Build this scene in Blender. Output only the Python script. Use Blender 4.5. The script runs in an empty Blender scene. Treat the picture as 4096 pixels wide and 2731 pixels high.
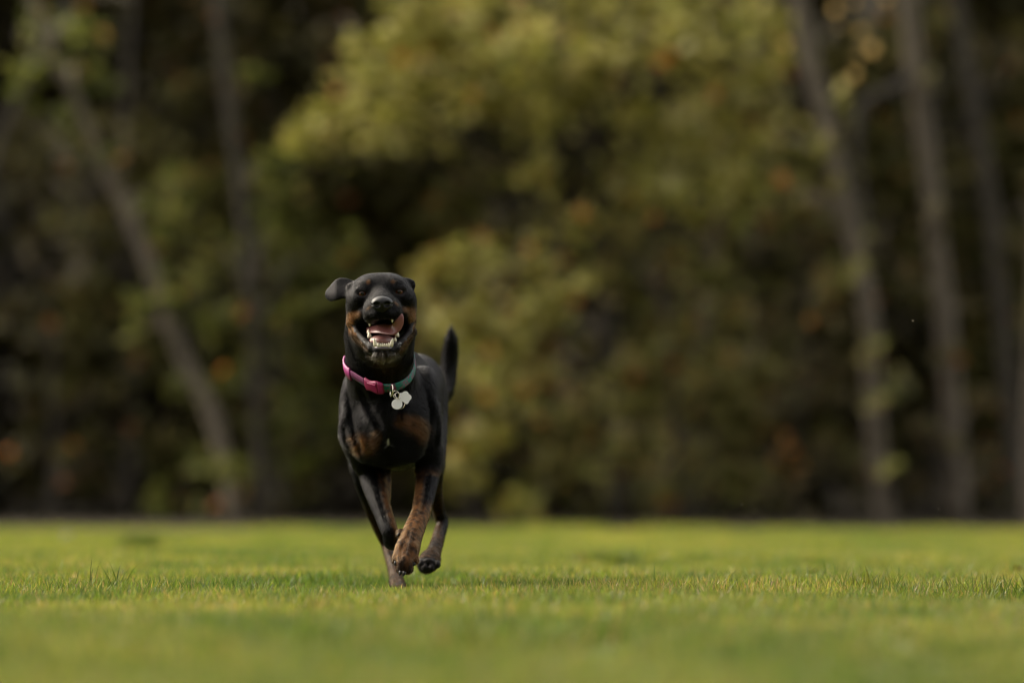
import bpy, math, random
import numpy as np
from mathutils import Vector

random.seed(7)
rng = np.random.default_rng(7)
R = math.radians
SC = bpy.context.scene
COL = SC.collection

# ------------------------------------------------------------------ camera
LENS, FPX, CX, CY, CAM_H = 135.0, 15360.0, 2048.0, 1365.5, 0.257
PITCH = math.atan(580.5 / FPX)
cam_d = bpy.data.cameras.new('camera')
cam_d.lens = LENS; cam_d.sensor_width = 36.0; cam_d.sensor_fit = 'HORIZONTAL'
cam_d.clip_start = 0.1; cam_d.clip_end = 2000.0
cam_d.dof.use_dof = True; cam_d.dof.focus_distance = 8.78; cam_d.dof.aperture_fstop = 1.55
cam = bpy.data.objects.new('camera', cam_d); COL.objects.link(cam)
cam.location = (0, 0, CAM_H); cam.rotation_euler = (R(90) + PITCH, 0, 0)
SC.camera = cam

# ------------------------------------------------------------------ sky and sun
SUN_EL, SUN_AZ = R(44), R(-58)            # behind the dog and to the left: azimuth from +Y towards +X
world = bpy.data.worlds.new('World'); SC.world = world; world.use_nodes = True
wn, wl = world.node_tree.nodes, world.node_tree.links
wn.clear()
sky = wn.new('ShaderNodeTexSky'); sky.sky_type = 'NISHITA'; sky.sun_disc = False
sky.sun_elevation = SUN_EL; sky.sun_rotation = SUN_AZ
sky.air_density = 1.0; sky.dust_density = 3.0; sky.ozone_density = 1.0
hsv = wn.new('ShaderNodeHueSaturation'); hsv.inputs['Saturation'].default_value = 0.35
warm = wn.new('ShaderNodeMix'); warm.data_type = 'RGBA'; warm.blend_type = 'MULTIPLY'
warm.inputs['Factor'].default_value = 1.0; warm.inputs['B'].default_value = (1.0, 0.93, 0.80, 1)
bg = wn.new('ShaderNodeBackground'); bg.inputs['Strength'].default_value = 0.15
wo = wn.new('ShaderNodeOutputWorld')
wl.new(sky.outputs[0], hsv.inputs['Color']); wl.new(hsv.outputs[0], warm.inputs['A'])
wl.new(warm.outputs['Result'], bg.inputs['Color']); wl.new(bg.outputs[0], wo.inputs[0])

sun_d = bpy.data.lights.new('sun', 'SUN'); sun_d.energy = 1.0; sun_d.angle = R(32); sun_d.color = (1.0, 0.9, 0.72)
sun = bpy.data.objects.new('sun', sun_d); COL.objects.link(sun)
sd = Vector((math.sin(SUN_AZ) * math.cos(SUN_EL), math.cos(SUN_AZ) * math.cos(SUN_EL), math.sin(SUN_EL)))
sun.rotation_euler = sd.to_track_quat('Z', 'Y').to_euler(); sun.location = sd * 50

SC.view_settings.view_transform = 'Standard'; SC.view_settings.look = 'None'
SC.view_settings.exposure = 1.92; SC.view_settings.gamma = 1.0
SC.render.engine = 'CYCLES'
SC.cycles.use_denoising = True; SC.cycles.denoiser = 'OPENIMAGEDENOISE'; SC.cycles.denoising_prefilter = 'ACCURATE'; SC.cycles.denoising_input_passes = 'RGB_ALBEDO_NORMAL'
SC.cycles.pixel_filter_type = 'BLACKMAN_HARRIS'; SC.cycles.filter_width = 1.2
SC.cycles.max_bounces = 8; SC.cycles.transparent_max_bounces = 4
SC.cycles.sample_clamp_indirect = 4.0

# ------------------------------------------------------------------ helpers
CP, SP = math.cos(PITCH), math.sin(PITCH)
def at(px, py, Y):
    """world point seen at photo pixel (px, py) at distance Y"""
    xc = (px - CX) / FPX; yc = -(py - CY) / FPX
    dy = CP - yc * SP; dz = SP + yc * CP
    t = Y / dy
    return np.array((xc * t, Y, CAM_H + dz * t))
def uv_of(P):
    x, y, z = P[..., 0], P[..., 1], P[..., 2] - CAM_H
    dep = y * CP + z * SP; up = -y * SP + z * CP
    return CX + FPX * x / dep, CY - FPX * up / dep
def tag(o, label=None, cat=None, group=None, kind=None):
    if label: o['label'] = label
    if cat: o['category'] = cat
    if group: o['group'] = group
    if kind: o['kind'] = kind
    return o
def empty(name, loc=(0, 0, 0)):
    o = bpy.data.objects.new(name, None); o.location = loc; o.empty_display_size = 0.05
    COL.objects.link(o); return o
def mesh_np(name, V, F, cols=None, smooth=False, uniform=None):
    """mesh from numpy; F is (n,3) or (n,4) int array, or a list of such arrays"""
    me = bpy.data.meshes.new(name)
    V = np.asarray(V, dtype=np.float32)
    Fs = F if isinstance(F, list) else [F]
    Fs = [np.asarray(f, dtype=np.int32) for f in Fs if len(f)]
    loops = np.concatenate([f.ravel() for f in Fs])
    tot = np.concatenate([np.full(len(f), f.shape[1], dtype=np.int32) for f in Fs])
    st = np.concatenate(([0], np.cumsum(tot)[:-1])).astype(np.int32)
    me.vertices.add(len(V)); me.vertices.foreach_set('co', V.ravel())
    me.loops.add(len(loops)); me.loops.foreach_set('vertex_index', loops)
    me.polygons.add(len(tot)); me.polygons.foreach_set('loop_start', st); me.polygons.foreach_set('loop_total', tot)
    if smooth: me.polygons.foreach_set('use_smooth', np.ones(len(tot), dtype=bool))
    me.update(calc_edges=True)
    if cols is not None:
        a = me.color_attributes.new('tint', 'FLOAT_COLOR', 'POINT')
        c = np.ones((len(V), 4), dtype=np.float32); c[:, :cols.shape[1]] = cols
        a.data.foreach_set('color', c.ravel())
    return me
def add(name, me, mat, parent=None, loc=None):
    o = bpy.data.objects.new(name, me)
    if mat: me.materials.clear(); me.materials.append(mat)
    COL.objects.link(o)
    if parent is not None:
        o.parent = parent
        o.matrix_parent_inverse = parent.matrix_world.inverted() if False else o.matrix_parent_inverse
        pl = parent.location
        p = parent.parent
        while p is not None: pl = pl + p.location; p = p.parent
        o.location = (-pl.x, -pl.y, -pl.z)
    if loc is not None: o.location = loc
    return o

def new_mat(name):
    m = bpy.data.materials.new(name); m.use_nodes = True
    n, l = m.node_tree.nodes, m.node_tree.links
    return m, n, l, n['Principled BSDF']
def plain(name, col, rough=0.5, metal=0.0, noise=0.15, scale=40.0, coat=0.0, spec=0.5):
    m, n, l, b = new_mat(name)
    tc = n.new('ShaderNodeTexCoord'); nz = n.new('ShaderNodeTexNoise'); nz.inputs['Scale'].default_value = scale
    l.new(tc.outputs['Object'], nz.inputs['Vector'])
    mx = n.new('ShaderNodeMix'); mx.data_type = 'RGBA'
    mx.inputs['A'].default_value = tuple(c * (1 - noise) for c in col) + (1,)
    mx.inputs['B'].default_value = tuple(min(1, c * (1 + noise)) for c in col) + (1,)
    l.new(nz.outputs['Fac'], mx.inputs['Factor']); l.new(mx.outputs['Result'], b.inputs['Base Color'])
    b.inputs['Roughness'].default_value = rough; b.inputs['Metallic'].default_value = metal
    b.inputs['Coat Weight'].default_value = coat; b.inputs['Specular IOR Level'].default_value = spec
    return m

# value noise on points
_LAT = rng.random((64, 64, 64)).astype(np.float32)
def vnoise(P, s):
    q = np.asarray(P, dtype=np.float32) * s + 500.0
    i = np.floor(q).astype(np.int64); f = q - i; f = f * f * (3 - 2 * f)
    i0 = i & 63; i1 = (i + 1) & 63
    def L(a, b, c): return _LAT[a, b, c]
    x0, y0, z0 = i0[..., 0], i0[..., 1], i0[..., 2]; x1, y1, z1 = i1[..., 0], i1[..., 1], i1[..., 2]
    fx, fy, fz = f[..., 0], f[..., 1], f[..., 2]
    a = L(x0, y0, z0) * (1 - fx) + L(x1, y0, z0) * fx; b = L(x0, y1, z0) * (1 - fx) + L(x1, y1, z0) * fx
    c = L(x0, y0, z1) * (1 - fx) + L(x1, y0, z1) * fx; d = L(x0, y1, z1) * (1 - fx) + L(x1, y1, z1) * fx
    return (a * (1 - fy) + b * fy) * (1 - fz) + (c * (1 - fy) + d * fy) * fz
def sstep(a, b, x):
    t = np.clip((x - a) / (b - a), 0, 1); return t * t * (3 - 2 * t)

# tubes along polylines
def smooth_path(pts, rad, sub=4):
    pts = np.array(pts, dtype=float); rad = np.array(rad, dtype=float)
    if len(pts) < 3: return pts, rad
    P = np.vstack((2 * pts[0] - pts[1], pts, 2 * pts[-1] - pts[-2])); Rr = np.concatenate(([rad[0]], rad, [rad[-1]]))
    out, ro = [], []
    for i in range(1, len(P) - 2):
        for s in range(sub):
            t = s / sub
            a, b, c, d = P[i - 1], P[i], P[i + 1], P[i + 2]
            out.append(0.5 * ((2 * b) + (c - a) * t + (2 * a - 5 * b + 4 * c - d) * t * t + (3 * b - a - 3 * c + d) * t ** 3))
            ro.append(Rr[i] * (1 - t) + Rr[i + 1] * t)
    out.append(P[-2]); ro.append(Rr[-2])
    return np.array(out), np.array(ro)
def tube(pts, rad, sides=8, cap=True, wob=0.0):
    pts = np.asarray(pts, float); n = len(pts); rad = np.asarray(rad, float)
    T = np.gradient(pts, axis=0); T /= np.linalg.norm(T, axis=1)[:, None] + 1e-12
    up = np.array((0.0, 0.0, 1.0)) if abs(T[0][2]) < 0.9 else np.array((1.0, 0.0, 0.0))
    V = []
    for i in range(n):
        a = np.cross(T[i], up); a /= np.linalg.norm(a) + 1e-12
        b = np.cross(T[i], a); up = -np.cross(T[i], a) if False else up
        ang = np.arange(sides) / sides * 2 * math.pi
        rr = rad[i] * (1 + wob * (rng.random(sides) - 0.5))
        V.append(pts[i] + np.outer(np.cos(ang) * rr, a) + np.outer(np.sin(ang) * rr, b))
    V = np.vstack(V)
    F = []
    for i in range(n - 1):
        for k in range(sides):
            k2 = (k + 1) % sides
            F.append((i * sides + k, i * sides + k2, (i + 1) * sides + k2, (i + 1) * sides + k))
    F = np.array(F, dtype=np.int32)
    if cap:
        V = np.vstack((V, pts[0], pts[-1])); c0, c1 = len(V) - 2, len(V) - 1
        tri = [(c0, (k + 1) % sides, k) for k in range(sides)] + [(c1, (n - 1) * sides + k, (n - 1) * sides + (k + 1) % sides) for k in range(sides)]
        return V, [F, np.array(tri, dtype=np.int32)]
    return V, [F]
def join(parts):
    V, Q, T, off = [], [], [], 0
    for v, fs in parts:
        V.append(v)
        for f in fs:
            (Q if f.shape[1] == 4 else T).append(f + off)
        off += len(v)
    out = []
    if Q: out.append(np.vstack(Q))
    if T: out.append(np.vstack(T))
    return np.vstack(V), out

# ------------------------------------------------------------------ ground
def ground_z(x, y):
    x = np.asarray(x, float); y = np.asarray(y, float)
    P = np.stack((x, y, np.zeros_like(x)), -1)
    w = sstep(0.5, 2.5, np.hypot(x + 0.25, y - 9.2))
    lawn = ((vnoise(P, 0.55) - 0.5) * 0.03 + (vnoise(P, 1.7) - 0.5) * 0.016) * w
    added_slopes = np.clip(y - 34, 0, 70) * 0.42 * sstep(34, 48, y) + np.clip(-7 - y, 0, 42) * 0.85 * sstep(-7, -13, y)  # slopes added to block sky light, behind the wood and behind the camera
    return lawn * (1 - sstep(60, 90, np.hypot(x, y))) + added_slopes
ys = np.concatenate((np.linspace(-400, -62, 10), np.linspace(-58, -12, 24), np.linspace(-10, 34, 150), np.linspace(35, 110, 50), np.linspace(125, 800, 12)))
xs = np.concatenate((np.linspace(-600, -32, 12), np.linspace(-28, 28, 130), np.linspace(32, 600, 12)))
gx, gy = np.meshgrid(xs, ys, indexing='ij')
gz = ground_z(gx, gy)
V = np.stack((gx, gy, gz), -1).reshape(-1, 3)
ii, jj = np.meshgrid(np.arange(len(xs) - 1), np.arange(len(ys) - 1), indexing='ij')
b0 = (ii * len(ys) + jj).ravel()
F = np.stack((b0, b0 + len(ys), b0 + len(ys) + 1, b0 + 1), -1)
EDGE = 21.6
m, n, l, b = new_mat('lawn_soil_and_leaf_litter')
geo = n.new('ShaderNodeNewGeometry'); sep = n.new('ShaderNodeSeparateXYZ'); l.new(geo.outputs['Position'], sep.inputs[0])
nz = n.new('ShaderNodeTexNoise'); nz.inputs['Scale'].default_value = 3.0; nz.inputs['Detail'].default_value = 6; l.new(geo.outputs['Position'], nz.inputs['Vector'])
nz2 = n.new('ShaderNodeTexNoise'); nz2.inputs['Scale'].default_value = 30.0; nz2.inputs['Detail'].default_value = 6; l.new(geo.outputs['Position'], nz2.inputs['Vector'])
lawnc = n.new('ShaderNodeMix'); lawnc.data_type = 'RGBA'; lawnc.inputs['A'].default_value = (0.035, 0.055, 0.012, 1); lawnc.inputs['B'].default_value = (0.075, 0.085, 0.022, 1)
l.new(nz2.outputs['Fac'], lawnc.inputs['Factor'])
lit = n.new('ShaderNodeMix'); lit.data_type = 'RGBA'; lit.inputs['A'].default_value = (0.016, 0.013, 0.007, 1); lit.inputs['B'].default_value = (0.040, 0.030, 0.015, 1)
l.new(nz2.outputs['Fac'], lit.inputs['Factor'])
ad = n.new('ShaderNodeMath'); ad.operation = 'ADD'; l.new(sep.outputs['Y'], ad.inputs[0]); l.new(nz.outputs['Fac'], ad.inputs[1])
ms = n.new('ShaderNodeMapRange'); ms.inputs['From Min'].default_value = EDGE + 0.2; ms.inputs['From Max'].default_value = EDGE + 0.9; l.new(ad.outputs[0], ms.inputs['Value'])
ms2 = n.new('ShaderNodeMapRange'); ms2.inputs['From Min'].default_value = -6.0; ms2.inputs['From Max'].default_value = -7.0; l.new(ad.outputs[0], ms2.inputs['Value'])  # litter colour also covers the added bank behind the camera
mxm = n.new('ShaderNodeMath'); mxm.operation = 'MAXIMUM'; l.new(ms.outputs[0], mxm.inputs[0]); l.new(ms2.outputs[0], mxm.inputs[1])
mx = n.new('ShaderNodeMix'); mx.data_type = 'RGBA'; l.new(mxm.outputs[0], mx.inputs['Factor']); l.new(lawnc.outputs['Result'], mx.inputs['A']); l.new(lit.outputs['Result'], mx.inputs['B'])
l.new(mx.outputs['Result'], b.inputs['Base Color']); b.inputs['Roughness'].default_value = 0.9; b.inputs['Specular IOR Level'].default_value = 0.2
bp = n.new('ShaderNodeBump'); bp.inputs['Strength'].default_value = 0.6; bp.inputs['Distance'].default_value = 0.02; l.new(nz2.outputs['Fac'], bp.inputs['Height']); l.new(bp.outputs[0], b.inputs['Normal'])
tag(add('ground', mesh_np('ground', V, F, smooth=True), m), kind='structure')

# ------------------------------------------------------------------ grass
def blade_material(name, yellow):
    m, n, l, b = new_mat(name)
    n.remove(b); out = n['Material Output']
    at_ = n.new('ShaderNodeAttribute'); at_.attribute_name = 'tint'
    geo = n.new('ShaderNodeNewGeometry')
    nz = n.new('ShaderNodeTexNoise'); nz.inputs['Scale'].default_value = 0.9; nz.inputs['Detail'].default_value = 3; l.new(geo.outputs['Position'], nz.inputs['Vector'])
    rmp = n.new('ShaderNodeValToRGB'); e = rmp.color_ramp.elements
    e[0].position = 0.40; e[0].color = (0.58, 0.73, 0.62, 1); e[1].position = 0.60; e[1].color = (1.38, 1.20, 1.15, 1)
    nzb = n.new('ShaderNodeTexNoise'); nzb.inputs['Scale'].default_value = 3.6; nzb.inputs['Detail'].default_value = 3; l.new(geo.outputs['Position'], nzb.inputs['Vector'])
    av = n.new('ShaderNodeMix'); av.data_type = 'FLOAT'; av.inputs['Factor'].default_value = 0.45; l.new(nz.outputs['Fac'], av.inputs['A']); l.new(nzb.outputs['Fac'], av.inputs['B'])
    l.new(av.outputs['Result'], rmp.inputs['Fac'])
    mu = n.new('ShaderNodeMix'); mu.data_type = 'RGBA'; mu.blend_type = 'MULTIPLY'; mu.inputs['Factor'].default_value = 1.0
    l.new(at_.outputs['Color'], mu.inputs['A']); l.new(rmp.outputs['Color'], mu.inputs['B'])
    d = n.new('ShaderNodeBsdfDiffuse'); t = n.new('ShaderNodeBsdfTranslucent'); g = n.new('ShaderNodeBsdfGlossy'); g.inputs['Roughness'].default_value = 0.38
    # near shade and far sunlight of the lawn are put into the blade tint
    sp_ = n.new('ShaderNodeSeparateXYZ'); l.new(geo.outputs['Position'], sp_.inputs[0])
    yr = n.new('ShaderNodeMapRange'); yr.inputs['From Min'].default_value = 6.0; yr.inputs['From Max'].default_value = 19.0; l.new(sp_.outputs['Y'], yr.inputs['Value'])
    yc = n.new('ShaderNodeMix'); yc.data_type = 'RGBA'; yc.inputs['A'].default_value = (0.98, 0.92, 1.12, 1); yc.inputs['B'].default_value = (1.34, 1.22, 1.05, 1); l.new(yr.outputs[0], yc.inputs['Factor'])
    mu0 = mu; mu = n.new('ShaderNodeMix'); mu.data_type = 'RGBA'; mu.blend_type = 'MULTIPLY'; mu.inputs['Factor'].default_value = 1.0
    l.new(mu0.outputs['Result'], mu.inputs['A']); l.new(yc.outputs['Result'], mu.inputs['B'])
    tc = n.new('ShaderNodeMix'); tc.data_type = 'RGBA'; tc.blend_type = 'MULTIPLY'; tc.inputs['Factor'].default_value = 1.0; tc.inputs['B'].default_value = (1.12, 1.18, 0.5, 1)
    l.new(mu.outputs['Result'], d.inputs['Color']); l.new(mu.outputs['Result'], tc.inputs['A']); l.new(tc.outputs['Result'], t.inputs['Color'])
    m1 = n.new('ShaderNodeMixShader'); m1.inputs[0].default_value = 0.42; l.new(d.outputs[0], m1.inputs[1]); l.new(t.outputs[0], m1.inputs[2])
    m2 = n.new('ShaderNodeMixShader'); m2.inputs[0].default_value = 0.025; l.new(m1.outputs[0], m2.inputs[1]); l.new(g.outputs[0], m2.inputs[2])
    l.new(m2.outputs[0], out.inputs['Surface'])
    return m
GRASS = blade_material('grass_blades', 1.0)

GREENS = np.array([(0.124, 0.182, 0.034), (0.150, 0.200, 0.038), (0.098, 0.152, 0.032), (0.188, 0.212, 0.050), (0.136, 0.172, 0.048)])
DRY = np.array([(0.30, 0.23, 0.10), (0.24, 0.18, 0.085), (0.36, 0.30, 0.15)])
def blades(n, size, hmin, hmax, wmin, wmax, dry=0.08, spread=1.0, disc=False, lean=0.5, dark=1.0):
    if disc:
        rr = np.sqrt(rng.random(n)) * size; aa = rng.random(n) * 6.283
        base = np.stack((rr * np.cos(aa), rr * np.sin(aa), np.full(n, -0.004)), -1)
    else:
        base = np.stack(((rng.random(n) - 0.5) * size, (rng.random(n) - 0.5) * size, np.full(n, -0.004)), -1)
    h = hmin + (hmax - hmin) * rng.random(n) ** 2.0
    w = wmin + (wmax - wmin) * rng.random(n)
    az = rng.random(n) * 6.283; d = np.stack((np.cos(az), np.sin(az), np.zeros(n)), -1)
    s = np.stack((-np.sin(az), np.cos(az), np.zeros(n)), -1)
    tw = rng.random(n) * 6.283; sd_ = np.stack((np.cos(tw), np.sin(tw), np.zeros(n)), -1) * 0.6 + s * 0.4
    sd_ /= np.linalg.norm(sd_, axis=1)[:, None] + 1e-9
    ln = (0.12 + lean * rng.random(n) ** 1.3) * spread
    up = np.array((0, 0, 1.0))
    k = [0.0, 0.4, 0.75, 1.0]
    V = []
    for t in k:
        c = base + up * (h * (t - 0.18 * ln * t * t))[:, None] + d * (h * ln * t * t)[:, None]
        if t < 1:
            ww = (w * (1.0, 1.0, 0.65)[k.index(t)] * 0.5)[:, None]
            V += [c - sd_ * ww, c + sd_ * ww]
        else: V.append(c)
    V = np.stack(V, 1)   # n,7,3
    off = (np.arange(n) * 7)[:, None]
    Q = np.concatenate((off + np.array([[0, 1, 3, 2]]), off + np.array([[2, 3, 5, 4]])))
    T = off + np.array([[4, 5, 6]])
    c = GREENS[rng.integers(0, len(GREENS), n)] * (0.6 + 0.8 * rng.random(n))[:, None] * dark
    isd = rng.random(n) < dry
    c[isd] = DRY[rng.integers(0, len(DRY), isd.sum())]
    cols = np.repeat(c, 7, axis=0)
    return V.reshape(-1, 3), [Q, T], cols
patch_col = bpy.data.collections.new('grass_patches')
for i in range(6):
    V, F, c = blades(1800, 0.34, 0.014, 0.046, 0.0018, 0.0038, dry=0.13)
    if i >= 4:
        v2, f2, c2 = blades(60, 0.26, 0.035, 0.072, 0.002, 0.0035, dry=0.03, dark=0.8)
        (V, F), c = join([(V, F), (v2, f2)]), np.vstack((c, c2))
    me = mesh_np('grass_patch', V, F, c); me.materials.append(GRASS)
    patch_col.objects.link(bpy.data.objects.new('grass_patch', me))
gxs, gys = np.meshgrid(np.arange(-9, 9, 0.25), np.arange(1.2, EDGE + 0.6, 0.25), indexing='ij')
px = gxs.ravel() + (rng.random(gxs.size) - 0.5) * 0.2; py = gys.ravel() + (rng.random(gxs.size) - 0.5) * 0.16
keep = py < EDGE + 0.55 * vnoise(np.stack((px, px * 0, px * 0), -1), 1.3)
px, py = px[keep], py[keep]
V = np.stack((px, py, ground_z(px, py)), -1)
gm = bpy.data.meshes.new('grass'); gm.from_pydata(V.tolist(), [], [])
P3 = np.stack((px, py, px * 0), -1)
sc_ = 0.55 + 0.95 * vnoise(P3, 1.1) * (0.4 + 1.2 * vnoise(P3 + 9, 3.1))
sc_ = np.where(py > EDGE - 1.2, 0.55 + 1.1 * np.maximum(vnoise(P3, 1.9) - 0.35, 0), sc_)
sc_ = np.where((py > EDGE - 0.7) & (rng.random(len(px)) < 0.10), 1.1 * rng.random(len(px)) + 0.4, np.minimum(sc_, 1.25 - 0.62 * sstep(11, 18, py))) * (0.55 + 0.45 * sstep(0.15, 0.6, np.hypot(px + 0.27, py - 9.2)))
a = gm.attributes.new('psize', 'FLOAT', 'POINT'); a.data.foreach_set('value', sc_.astype(np.float32))
a = gm.attributes.new('pidx', 'INT', 'POINT')
idx = np.where(rng.random(len(px)) < 0.86, rng.integers(0, 4, len(px)), rng.integers(4, 6, len(px)))
idx = np.where((py > 13) & (idx > 3), idx - 2, idx)
a.data.foreach_set('value', idx.astype(np.int32))
a = gm.attributes.new('prot', 'FLOAT_VECTOR', 'POINT')
rot = np.zeros((len(px), 3), dtype=np.float32); rot[:, 2] = rng.random(len(px)) * 6.283
a.data.foreach_set('vector', rot.ravel())
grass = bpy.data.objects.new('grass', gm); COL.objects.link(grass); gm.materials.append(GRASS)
tag(grass, 'short green lawn grass with dry straw blades', 'grass', kind='stuff')
ng = bpy.data.node_groups.new('grass_scatter', 'GeometryNodeTree')
ng.interface.new_socket('Geometry', in_out='INPUT', socket_type='NodeSocketGeometry')
ng.interface.new_socket('Geometry', in_out='OUTPUT', socket_type='NodeSocketGeometry')
N, L_ = ng.nodes, ng.links
gi, go = N.new('NodeGroupInput'), N.new('NodeGroupOutput')
ci = N.new('GeometryNodeCollectionInfo'); ci.inputs['Collection'].default_value = patch_col; ci.inputs['Separate Children'].default_value = True; ci.inputs['Reset Children'].default_value = True
ip = N.new('GeometryNodeInstanceOnPoints'); ip.inputs['Pick Instance'].default_value = True
m2p = N.new('GeometryNodeMeshToPoints')
def named(nm, ty):
    q = N.new('GeometryNodeInputNamedAttribute'); q.data_type = ty; q.inputs['Name'].default_value = nm; return q
na, nb, nc = named('psize', 'FLOAT'), named('pidx', 'INT'), named('prot', 'FLOAT_VECTOR')
L_.new(gi.outputs[0], m2p.inputs[0]); L_.new(m2p.outputs[0], ip.inputs['Points']); L_.new(ci.outputs[0], ip.inputs['Instance'])
L_.new(nb.outputs['Attribute'], ip.inputs['Instance Index']); L_.new(nc.outputs['Attribute'], ip.inputs['Rotation']); L_.new(na.outputs['Attribute'], ip.inputs['Scale'])
L_.new(ip.outputs[0], go.inputs[0])
grass.modifiers.new('scatter', 'NODES').node_group = ng

# ------------------------------------------------------------------ woodland
def leaf_material(name):
    m, n, l, b = new_mat(name); n.remove(b); out = n['Material Output']
    at_ = n.new('ShaderNodeAttribute'); at_.attribute_name = 'tint'
    d = n.new('ShaderNodeBsdfDiffuse'); t = n.new('ShaderNodeBsdfTranslucent'); g = n.new('ShaderNodeBsdfGlossy'); g.inputs['Roughness'].default_value = 0.45
    l.new(at_.outputs['Color'], d.inputs['Color']); l.new(at_.outputs['Color'], t.inputs['Color'])
    m1 = n.new('ShaderNodeMixShader'); m1.inputs[0].default_value = 0.48; l.new(d.outputs[0], m1.inputs[1]); l.new(t.outputs[0], m1.inputs[2])
    m2 = n.new('ShaderNodeMixShader'); m2.inputs[0].default_value = 0.012; l.new(m1.outputs[0], m2.inputs[1]); l.new(g.outputs[0], m2.inputs[2])
    l.new(m2.outputs[0], out.inputs['Surface']); return m
LEAF = leaf_material('autumn_leaves')
def bark_material(name, c1, c2, scale=14.0):
    m, n, l, b = new_mat(name)
    tc = n.new('ShaderNodeTexCoord'); mp = n.new('ShaderNodeMapping'); mp.inputs['Scale'].default_value = (1, 1, 0.3); l.new(tc.outputs['Object'], mp.inputs[0])
    nz = n.new('ShaderNodeTexNoise'); nz.inputs['Scale'].default_value = scale; nz.inputs['Detail'].default_value = 8; nz.inputs['Roughness'].default_value = 0.7; l.new(mp.outputs[0], nz.inputs['Vector'])
    rp = n.new('ShaderNodeValToRGB'); rp.color_ramp.elements[0].position = 0.3; rp.color_ramp.elements[1].position = 0.7
    rp.color_ramp.elements[0].color = c1 + (1,); rp.color_ramp.elements[1].color = c2 + (1,)
    l.new(nz.outputs['Fac'], rp.inputs[0]); l.new(rp.outputs[0], b.inputs['Base Color']); b.inputs['Roughness'].default_value = 0.9
    bp = n.new('ShaderNodeBump'); bp.inputs['Strength'].default_value = 0.8; bp.inputs['Distance'].default_value = 0.02; l.new(nz.outputs['Fac'], bp.inputs['Height']); l.new(bp.outputs[0], b.inputs['Normal'])
    return m
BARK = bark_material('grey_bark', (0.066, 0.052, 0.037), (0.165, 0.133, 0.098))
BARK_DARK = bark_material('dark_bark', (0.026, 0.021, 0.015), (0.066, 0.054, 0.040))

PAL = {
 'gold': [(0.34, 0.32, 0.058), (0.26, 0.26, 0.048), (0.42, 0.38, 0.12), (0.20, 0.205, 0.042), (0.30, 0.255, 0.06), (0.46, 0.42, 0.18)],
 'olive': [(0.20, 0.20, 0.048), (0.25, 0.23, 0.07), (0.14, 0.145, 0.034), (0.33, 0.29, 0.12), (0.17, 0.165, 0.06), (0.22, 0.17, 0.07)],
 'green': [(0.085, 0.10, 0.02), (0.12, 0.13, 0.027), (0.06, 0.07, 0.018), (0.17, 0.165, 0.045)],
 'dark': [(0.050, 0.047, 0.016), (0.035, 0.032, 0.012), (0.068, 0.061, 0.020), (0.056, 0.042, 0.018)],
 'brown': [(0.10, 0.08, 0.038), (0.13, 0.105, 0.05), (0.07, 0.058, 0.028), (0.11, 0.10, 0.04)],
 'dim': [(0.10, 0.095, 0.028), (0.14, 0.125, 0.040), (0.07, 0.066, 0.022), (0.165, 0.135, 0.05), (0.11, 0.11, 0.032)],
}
ORANGE = [(0.42, 0.15, 0.035), (0.36, 0.19, 0.05), (0.30, 0.10, 0.03)]
LEAFSHAPE = np.array([(0, 0, 0), (0.42, 0.28, 0.10), (0.50, 0.62, 0.05), (0, 1.0, -0.10), (-0.50, 0.62, 0.05), (-0.42, 0.28, 0.10), (0, 0.5, -0.03)])
LEAFTRI = np.array([(0, 1, 6), (1, 2, 6), (2, 3, 6), (3, 4, 6), (4, 5, 6), (5, 0, 6)])
def leaves(centers, size, pal, orange=0.02, droop=0.4):
    n = len(centers)
    az = rng.random(n) * 6.283
    pit = (rng.random(n) - 0.5) * 2.0 - droop
    roll = (rng.random(n) - 0.5) * 2.2
    f = np.stack((np.cos(az) * np.cos(pit), np.sin(az) * np.cos(pit), np.sin(pit)), -1)
    s = np.stack((-np.sin(az), np.cos(az), np.zeros(n)), -1)
    u = np.cross(s, f); s2 = s * np.cos(roll)[:, None] + u * np.sin(roll)[:, None]; u2 = np.cross(s2, f)
    sz = size * (0.6 + 0.8 * rng.random(n))
    S = LEAFSHAPE[None] * sz[:, None, None]
    V = centers[:, None, :] + S[..., 0:1] * s2[:, None] * 0.85 + S[..., 1:2] * f[:, None] + S[..., 2:3] * u2[:, None]
    T = (np.arange(n) * 7)[:, None, None] + LEAFTRI[None]
    P = np.array(PAL[pal])
    c = P[rng.integers(0, len(P), n)] * (0.75 + 0.5 * rng.random(n))[:, None]
    io = rng.random(n) < orange
    c[io] = np.array(ORANGE)[rng.integers(0, 3, io.sum())]
    return V.reshape(-1, 3), T.reshape(-1, 3), np.repeat(c, 7, axis=0)
def in_ball(n, c, r):
    d = rng.normal(size=(n, 3)); d /= np.linalg.norm(d, axis=1)[:, None]
    q = np.asarray(c) + d * (np.asarray(r) * 1.35 * np.minimum(np.abs(rng.normal(size=n)) * 0.55, 1.15)[:, None])
    return q + (np.stack((vnoise(q, 2.2), vnoise(q + 11, 2.2), vnoise(q + 23, 2.2)), -1) - 0.5) * np.max(r) * 1.1
K = 4096 / 2352.0
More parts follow.
